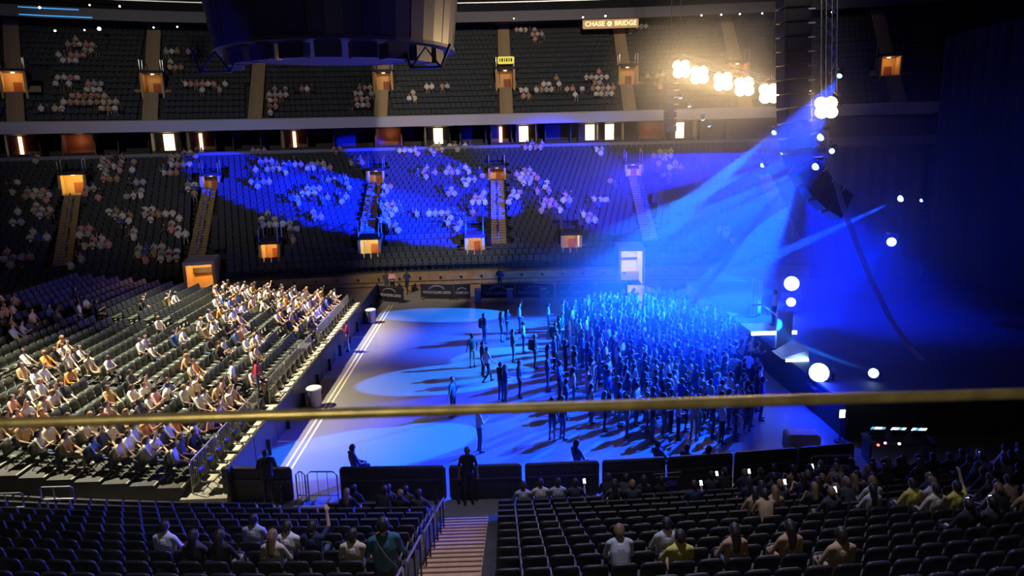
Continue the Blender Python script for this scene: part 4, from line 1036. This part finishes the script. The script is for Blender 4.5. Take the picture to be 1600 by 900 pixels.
UC = [(122, 74, 10, 4, 4), (146, 80, 9, 4, 5), (108, 92, 10, 6, 5), (120, 98, 10, 4, 3), (82, 136, 10, 4, 5), (106, 130, 7, 4, 4), (147, 144, 12, 7, 8), (118, 160, 16, 4, 7), (150, 160, 10, 4, 5), (168, 172, 12, 4, 6), (90, 176, 16, 3, 5), (282, 92, 18, 8, 5), (325, 140, 24, 3, 9), (273, 108, 12, 4, 4), (435, 150, 14, 6, 6), (477, 145, 9, 3, 4), (422, 170, 14, 3, 5), (566, 160, 18, 8, 12), (582, 150, 8, 5, 6), (645, 155, 8, 3, 3), (815, 55, 14, 3, 5), (842, 58, 12, 4, 6), (985, 48, 18, 3, 6), (820, 145, 10, 5, 6), (851, 140, 8, 8, 5), (900, 145, 10, 5, 5), (935, 145, 9, 6, 6), (955, 148, 10, 4, 5), (1022, 132, 12, 10, 6), (872, 130, 8, 4, 3), (925, 130, 12, 4, 4), (680, 140, 20, 4, 4), (945, 120, 12, 6, 3)]
FL_, UL_, SL_ = [[s for s in FAR if s[2] == z] for z in ('far lower stand', 'upper tier', 'suite balcony')]
farp = clusters(FL_, FC, ['white', 'white', 'pale grey', 'cream', 'pale grey', 'pink', 'tan', 'dark grey', 'blue'], 22)
uppp = clusters(UL_, UC, ['white', 'white', 'cream', 'pale grey', 'pink', 'tan', 'dark grey'], 20)
suip = clusters(SL_, [(120+q*75, 205, 30, 3, 2) for q in range(13)], ['white', 'dark grey', 'blue', 'tan'], 30)
for s, key, col in farp+uppp+suip: maybe(key, s[0], s[1]+rnd.uniform(-.2, .2), col, '', '')

# ---- crowd standing on the floor
poly = [on_z(x, y, 0) for x, y in ((865, 556), (848, 600), (872, 650), (955, 688), (1140, 694), (1192, 655), (1182, 590), (1145, 538), (1085, 505), (1040, 488), (930, 496), (878, 520))]
def inside(x, y):
    c = False; n = len(poly)
    for i in range(n):
        a, b = poly[i], poly[i-1]
        if (a.y > y) != (b.y > y) and x < (b.x-a.x)*(y-a.y)/(b.y-a.y)+a.x: c = not c
    return c
x0 = min(p.x for p in poly); x1 = max(p.x for p in poly); y0 = min(p.y for p in poly); y1 = max(p.y for p in poly)
pts = []; grid = {}
for _ in range(30000):
    x, y = rnd.uniform(x0, x1), rnd.uniform(y0, y1)
    if x > 12.1 or not inside(x, y): continue
    md = .5+max(0, (5.6-x))*.15
    if any((x-a)**2+(y-b)**2 < md*md for gx in (-1, 0, 1) for gy in (-1, 0, 1) for a, b in grid.get((int(x)+gx, int(y)+gy), ())): continue
    pts.append((x, y)); grid.setdefault((int(x), int(y)), []).append((x, y))
pts.sort(key=lambda p: math.hypot(*p))
crowd_cols = ['white', 'white', 'pale grey', 'cream', 'pink', 'dark grey', 'dark grey', 'black', 'black', 'black', 'navy', 'blue']
crowd_pose = ['stand_idle']*3+['stand_long_hair']*3+['stand_phone', 'stand_crossed', 'stand_arm_up', 'stand_shorts', 'stand_pack', 'stand_arms_up']
ranks = {}
for p in pts: ranks.setdefault(int(p[1]-y0), []).append(p[0])
for v in ranks.values(): v.sort()
for x, y in pts:
    col = rnd.choice(crowd_cols); r = int(y-y0)
    maybe(rnd.choice(crowd_pose), (x, y, 0), -PI/2+rnd.gauss(0, .35), col, 'person in %s top, floor crowd rank %s from near side, %s from left' % (col, card(r+1), ordn(ranks[r].index(x)+1)), 'floor crowd', scale=rnd.uniform(.93, 1.05))
# ---- people standing alone on the floor: (foot pixel, pose, turn in degrees, colour, label)
LONE = [(757, 537, 'stand_pack', -60, 'navy', 'person with a dark backpack standing beyond the upper light pool'), (784, 534, 'stand_shorts', -80, 'dark grey', 'person in shorts standing beside the backpack wearer'), (793, 530, 'stand_long_hair', -100, 'black', 'person in black behind the one in shorts'),
        (739, 574, 'stand_idle', 30, 'dark grey', 'person in dark clothes at the left edge of the scattered group'), (762, 598, 'walk', -60, 'white', 'person in bright white shirt standing in the middle light pool'), (755, 588, 'stand_idle', -70, 'navy', 'person in navy just left of the white shirt'),
        (790, 630, 'stand_long_hair', -70, 'navy', 'tall dark figure at the lower edge of the middle light pool'), (783, 626, 'stand_phone', -50, 'black', 'person in black with phone left of the tall dark figure'), (812, 622, 'stand_idle', -90, 'dark grey', 'person in grey left of the dense crowd'),
        (818, 552, 'stand_idle', -90, 'white', 'person in white at the left front of the crowd'), (802, 566, 'stand_crossed', -90, 'dark grey', 'person with folded arms between light pool and crowd'), (836, 575, 'stand_pack', -90, 'black', 'person with pack at the crowd edge'),
        (709, 652, 'stand_idle', 60, 'dark grey', 'lone person in dark clothes right above the balcony rail'), (750, 706, 'stand_phone', -70, 'white', 'lone person in white holding a camera right of the lowest light pool'), (863, 689, 'stand_shorts', -40, 'black', 'left one of two dark figures on the blue floor'),
        (879, 687, 'stand_idle', -60, 'navy', 'right one of two dark figures on the blue floor'), (812, 520, 'stand_arm_up', -90, 'pale grey', 'person raising an arm near the far edge of the crowd'), (857, 519, 'stand_long_hair', -90, 'white', 'person in white standing left of the far crowd'), (880, 514, 'stand_idle', -90, 'cream', 'person in cream near the far banners'),
        (545, 549, 'stand_phone', 100, 'red', 'person in red top standing by the black wall')]
for px, py, key, turn, col, lab in LONE: person(key, on_z(px, py, 0), math.radians(turn), col, lab)
for px, py, key, turn, col, lab in ((604, 444, 'stand_idle', 0, 'dark grey', 'left usher standing behind the tilted far banner'), (613, 441, 'stand_crossed', 180, 'pink', 'person in pale pink shirt behind the tilted far banner'), (636, 440, 'walk', 160, 'navy', 'person in navy on the steps behind the tilted far banner'), (781, 440, 'stand_idle', 180, 'navy', 'guard in navy standing at the foot of the far stand')):
    person(key, on_y(px, py, 51.4).xy.to_3d(), math.radians(turn), col, lab)
a = on_z(1172, 517, 2.2); q = on_y(1208, 512, a.y+.75)
person('stand_arm_up', (q.x, a.y+.75, 2.195), PI/2, 'white', 'performer in white standing on the stage podium')
# people in white on the riser walkways
for px, py, col, lab, key in ((183, 520, 'white', 'person in white shirt walking among the dim riser chairs', 'walk'), (186, 495, 'black', 'steward in black vest and white sleeves at the back of the risers', 'stand_idle'), (345, 625, 'white', 'person in white shirt standing among the front riser rows', 'stand_idle'), (371, 622, 'red', 'person in red checked shirt standing by the fence', 'stand_long_hair')):
    p = on_z(px, py, .9); j = max(0, min(RN-1, round((RX0-p.x)/RDX))); p = on_z(px, py, RZ(j)); person(key, (RX0+.3-RDX*j, p.y, RZ(j)), -PI/2+.3, col, lab)

# ---- the near stand
def near_at(px, py, tol=60): return pick(NEAR, px, py, tol)
HI = [(250, 872, 'sit_upright', 'white', 'dark-haired person in white shirt seated at the bottom left', 1), (298, 890, 'sit_long_hair', 'dark grey', 'long-haired person in dark top right of the bottom-left white shirt', 0), (338, 885, 'sit_long_hair', 'black', 'brown-haired person leaning beside the blue-grey shirt', 1), (388, 864, 'sit_upright', 'pale grey', 'person in blue-grey shirt seated near the bottom edge', 0),
      (438, 890, 'sit_long_hair', 'cream', 'fair-haired person at the bottom edge left of the raised arm', 2), (464, 868, 'sit_upright', 'white', 'person in white top beside the raised arm', 1), (495, 872, 'sit_arm_up', 'navy', 'person in navy raising an arm in the near stand', 0), (545, 890, 'sit_upright', 'cream', 'dark-haired person in pale top in front of the standing person', 0),
      (847, 780, 'sit_upright', 'cream', 'person in cream shirt in the front rows right of the near stairway', 1), (884, 786, 'sit_upright', 'pale grey', 'person in pale shirt right of the cream shirt', 0), (820, 786, 'sit_legs_out', 'pale grey', 'person left of the cream shirt by the near stairway', 1), (945, 782, 'sit_forward', 'black', 'person in black leaning forward in the front rows', 0), (963, 782, 'sit_long_hair', 'dark grey', 'long-haired person right of the leaning one', 1),
      (985, 884, 'sit_forward', 'pale grey', 'person bending forward at the bottom centre', 2), (1030, 872, 'sit_upright', 'pale grey', 'grey-topped person left of the yellow shirt at the bottom', 0), (1050, 880, 'sit_legs_out', 'yellow', 'person in yellow shirt at the bottom centre', 1), (1148, 892, 'sit_long_hair', 'tan', 'brown-haired person at the bottom right of centre', 1), (1250, 886, 'sit_long_hair', 'tan', 'left one of two brown-haired people at the bottom right', 1), (1298, 882, 'sit_upright', 'tan', 'right one of two brown-haired people at the bottom right', 1),
      (1410, 800, 'sit_upright', 'yellow', 'broad person in yellow shirt on the right', 0), (1442, 802, 'sit_upright', 'pale grey', 'person between the two yellow shirts on the right', 2), (1470, 800, 'sit_upright', 'cream', 'person in cream left of the second yellow shirt', 1), (1492, 797, 'sit_arm_up', 'yellow', 'second person in yellow shirt with an arm out on the right', 0), (1372, 797, 'sit_upright', 'pale grey', 'grey-haired person left of the broad yellow shirt', 2)]
for px, py, key, col, lab, hm in HI:
    s = near_at(px, py)
    if s: person(key, s[0], s[1], col, lab, None, True, hm=HAIRM[hm], scale=1.03)
k = 10; p = npos(0, k); q = on_y(600, 850, p.y)
person('stand_phone', (q.x, p.y, p.z), .25, 'teal', 'large person in teal shirt with a shoulder strap standing by the near stairway', None, True, 1.1, LEGM[0], HAIRM[0])
st = MB(); st.tube([(-.13, -.13, 1.5), (0, -.155, 1.25), (.16, -.12, 1.0)], .014); so = st.build('shoulder_strap', LEGM[3], bpy.data.objects[[o.name for o in bpy.data.objects if o.name.startswith('person')][-1]])
for px, py, key, rz, col, lab in ((422, 786, 'stand_crossed', .3, 'black', 'guard in black standing at the left gap of the near barricade'), (733, 782, 'stand_idle', PI+.1, 'black', 'guard in black standing at the foot of the near stairway')):
    person(key, on_z(px, py, .1), rz, col, lab, None, True, 1.03, LEGM[0], HAIRM[0])
for px, py, key, col, lab in ((549, 697, 'sit_upright', 'navy', 'dark figure seated on the floor side of the near barricade'), (900, 690, 'sit_long_hair', 'navy', 'long-haired silhouette behind the fourth near barricade panel'), (1030, 690, 'sit_legs_out', 'navy', 'broad silhouette with arms out behind the fifth near barricade panel'), (1073, 697, 'sit_upright', 'navy', 'small silhouette behind the sixth near barricade panel'), (1107, 699, 'sit_long_hair', 'black', 'rightmost silhouette behind the near barricade')):
    p = on_z(px, py, 1.3); p.z = 0
    person(key, p, -.9, col, lab, None, True, hm=HAIRM[0])
    c = thing('stool', 'black stool under the %s' % lab.split(' behind')[0].split(' seated')[0]+' at the near barricade', 'stool', p)
    MB().lathe([(.17, .40), (.19, .43), (.17, .46)], (0, 0, 0), 12).build('seat', dark_m, c)
    for q in range(4): a = q*PI/2+.4; MB().tube([(.12*math.cos(a), .12*math.sin(a), .41), (.2*math.cos(a), .2*math.sin(a), 0)], .015).build('leg', leg_m, c)
# dim rows on the right with phones
ph_scr = quiet(mat('phone_screen', (.6, .75, .8), .3, emit=(.75, .95, 1), estr=5))
PH = [(1093, 783), (1465, 776), (1300, 798), (1231, 785), (1516, 823), (1558, 821), (1279, 761), (1541, 733), (1503, 696), (1110, 735), (1158, 741), (900, 779)]
for i, (px, py) in enumerate(PH):
    s = near_at(px-8, py+6, 80)
    if not s: continue
    o = person('sit_phone_side', s[0], s[1], rnd.choice(['black', 'navy', 'dark grey']), 'person in dark clothes holding up the lit phone, %s phone from the left' % ordn(sorted(PH).index((px, py))+1), 'phone holders')
    R = Matrix.Rotation(s[1], 3, 'Z'); c = s[0]+R@Vector((.33, .43, 1.06))
    t = thing('phone', 'glowing phone held up in the near stand, %s from the left' % ordn(sorted(PH).index((px, py))+1), 'phone', c, s[1]+.1, 'lit phones')
    MB().rbox((0, 0, 0), (.085, .012, .16), .012, (1, 0, 0), (0, .9, -.4), (0, .4, .9)).build('case', dark_m, t)
    MB().box((0, -.007, .003), (.074, .004, .14), (1, 0, 0), (0, .9, -.4), (0, .4, .9)).build('screen', ph_scr, t)
NC = [(1250, 760, 60, 20, 10), (1340, 740, 60, 25, 12), (1460, 730, 60, 25, 12), (1560, 740, 40, 40, 10), (1330, 785, 60, 12, 10), (1200, 800, 30, 10, 5), (1560, 800, 40, 20, 5), (1000, 765, 30, 12, 5), (1180, 745, 40, 15, 6), (600, 795, 60, 6, 5), (630, 780, 30, 6, 3)]
for s, key, col in clusters(NEAR, NC, ['black', 'dark grey', 'navy', 'black', 'tan', 'pale grey', 'dark grey', 'black'], 40):
    if key == 'sit_arm_up': key = 'sit_forward'
    side, q = s[7]
    maybe(key, s[0], s[1]+rnd.uniform(-.15, .15), col, 'person in %s top, near stand row %s, %s seat %s of near stairway' % (col, card(s[3]+1), ordn(q+1), 'left' if side < 0 else 'right'), 'near stand spectators')
CAND.sort(key=lambda c: c[0])
NIND = 306-sum(o.name.startswith('person') for o in bpy.data.objects)
for d, key, loc, rz, col, lab, grp, sc_ in CAND[:NIND]: person(key, loc, rz, col, lab, grp, scale=sc_)
stuff_people('distant_people', [(k, l, r_, c) for d, k, l, r_, c, _, _, _ in CAND[NIND:]], 'farther people of the floor crowd, risers and far stands', 'crowd')
# occupied chairs keep their place in the row, but say so
for (pool, i) in list(TAKEN):
    if pool == id(NEAR):
        s = NEAR[i]; o = SEAT_OBJ.get((s[3], s[7]))
        if o: o['label'] = o['label'].replace('dark empty seat', 'dark occupied seat')

# ---- railings at the left end of the near stand
for (xa, ya, xb, yb, xc, yc), lab, yr in (((62, 762, 112, 757, 112, 776), 'left end of the near stand, right', 18.0), ((-12, 772, 34, 768, 36, 790), 'left end of the near stand, left', 18.0), ((1268, 713, 1330, 717, 1330, 733), 'front of the right near seats, left', 20.6), ((1366, 719, 1412, 722, 1412, 740), 'front of the right near seats, right', 20.9)):
    a = on_y(xa, ya, yr); b = on_y(xb, yb, yr); c = on_y(xc, yc, yr); h = b.z-c.z
    t = thing('tube_railing', 'looped tubular railing at the %s one' % lab, 'railing', (a.x, yr, 0), 0, 'looped railings')
    L = b.x-a.x; z1 = a.z; z0 = z1-h
    MB().tube([(0, 0, z0), (0, 0, z1-.05), (.05, 0, z1), (L-.05, 0, z1), (L, 0, z1-.05), (L, 0, z0)], .03, 8, closed=True).build('loop', rail_m, t)
    for q in (.15, .85): MB().tube([(L*q, 0, z0), (L*q, 0, 0)], .025).build('post', rail_m, t)
    MB().tube([(L*.4, 0, z0), (L*.4, 0, z1)], .015).build('mid_bar', rail_m, t)

p0 = on_y(1022, 742, 19.7); p1 = on_y(1064, 739, 19.7); L = p1.x-p0.x
t = thing('banner_stand', 'small barrier with faint blue lettering in front of the fifth near barricade panel', 'barrier', ((p0.x+p1.x)/2, 19.7, 0))
MB().tube([(-L/2, 0, 0), (-L/2, 0, 1.05), (L/2, 0, 1.1), (L/2, 0, 0)], .02).build('frame', leg_m, t)
MB().box((0, -.01, .6), (L*.9, .02, .7)).build('banner', ban_m, t)
text('VIBE', .22, mat('print_blue_lit', (.12, .12, .75), .7), t, (.08, -.03, .75), depth=.005); MB().box((0, -.025, .4), (L*.8, .01, .18)).build('print_band', MATS['print_blue_lit'], t)  # pale print with the blue light on it put into its colour

# ================================================================== HAZE
def haze(name, c, size, dens, label):
    m = bpy.data.materials.new(name); m.use_nodes = True; nt_ = m.node_tree; nt_.nodes.clear()
    o_ = nt_.nodes.new('ShaderNodeOutputMaterial'); v = nt_.nodes.new('ShaderNodeVolumeScatter')
    v.inputs['Color'].default_value = (.95, .95, 1, 1); v.inputs['Density'].default_value = dens; v.inputs['Anisotropy'].default_value = .1
    tc = nt_.nodes.new('ShaderNodeTexCoord'); mp = nt_.nodes.new('ShaderNodeVectorMath'); mp.operation = 'SUBTRACT'; mp.inputs[1].default_value = c
    dv = nt_.nodes.new('ShaderNodeVectorMath'); dv.operation = 'DIVIDE'; dv.inputs[1].default_value = size
    ln = nt_.nodes.new('ShaderNodeVectorMath'); ln.operation = 'LENGTH'
    mr = nt_.nodes.new('ShaderNodeMapRange'); mr.interpolation_type = 'SMOOTHSTEP'; mr.inputs[1].default_value = 1.0; mr.inputs[2].default_value = .25; mr.inputs[3].default_value = 0; mr.inputs[4].default_value = dens
    nt_.links.new(tc.outputs['Object'], mp.inputs[0]); nt_.links.new(mp.outputs[0], dv.inputs[0]); nt_.links.new(dv.outputs[0], ln.inputs[0]); nt_.links.new(ln.outputs['Value'], mr.inputs[0]); nt_.links.new(mr.outputs[0], v.inputs['Density'])
    nt_.links.new(v.outputs[0], o_.inputs['Volume'])
    mb = MB(); N, M_ = 32, 20
    mb.lathe([(math.sin(PI*k/M_)*.999+.001, -math.cos(PI*k/M_)) for k in range(M_+1)], (0, 0, 0), N)
    mb.v = [(c[0]+x*size[0], c[1]+y*size[1], max(.03, c[2]+z*size[2])) for x, y, z in mb.v]
    o = mb.build(name, m); tag(o, label, 'haze', None, 'stuff'); return o
haze('stage_haze', (14.5, 38, 4.5), (15, 15, 13), .034, 'thick smoke haze glowing blue around the stage lamps')
haze('blinder_bloom_haze', (13.0, 40.2, 14.2), (8, 8, 5), .03, 'smoke glowing warm around the row of blinder lamps')  # extra haze, added so the blinder lamps get a warm halo
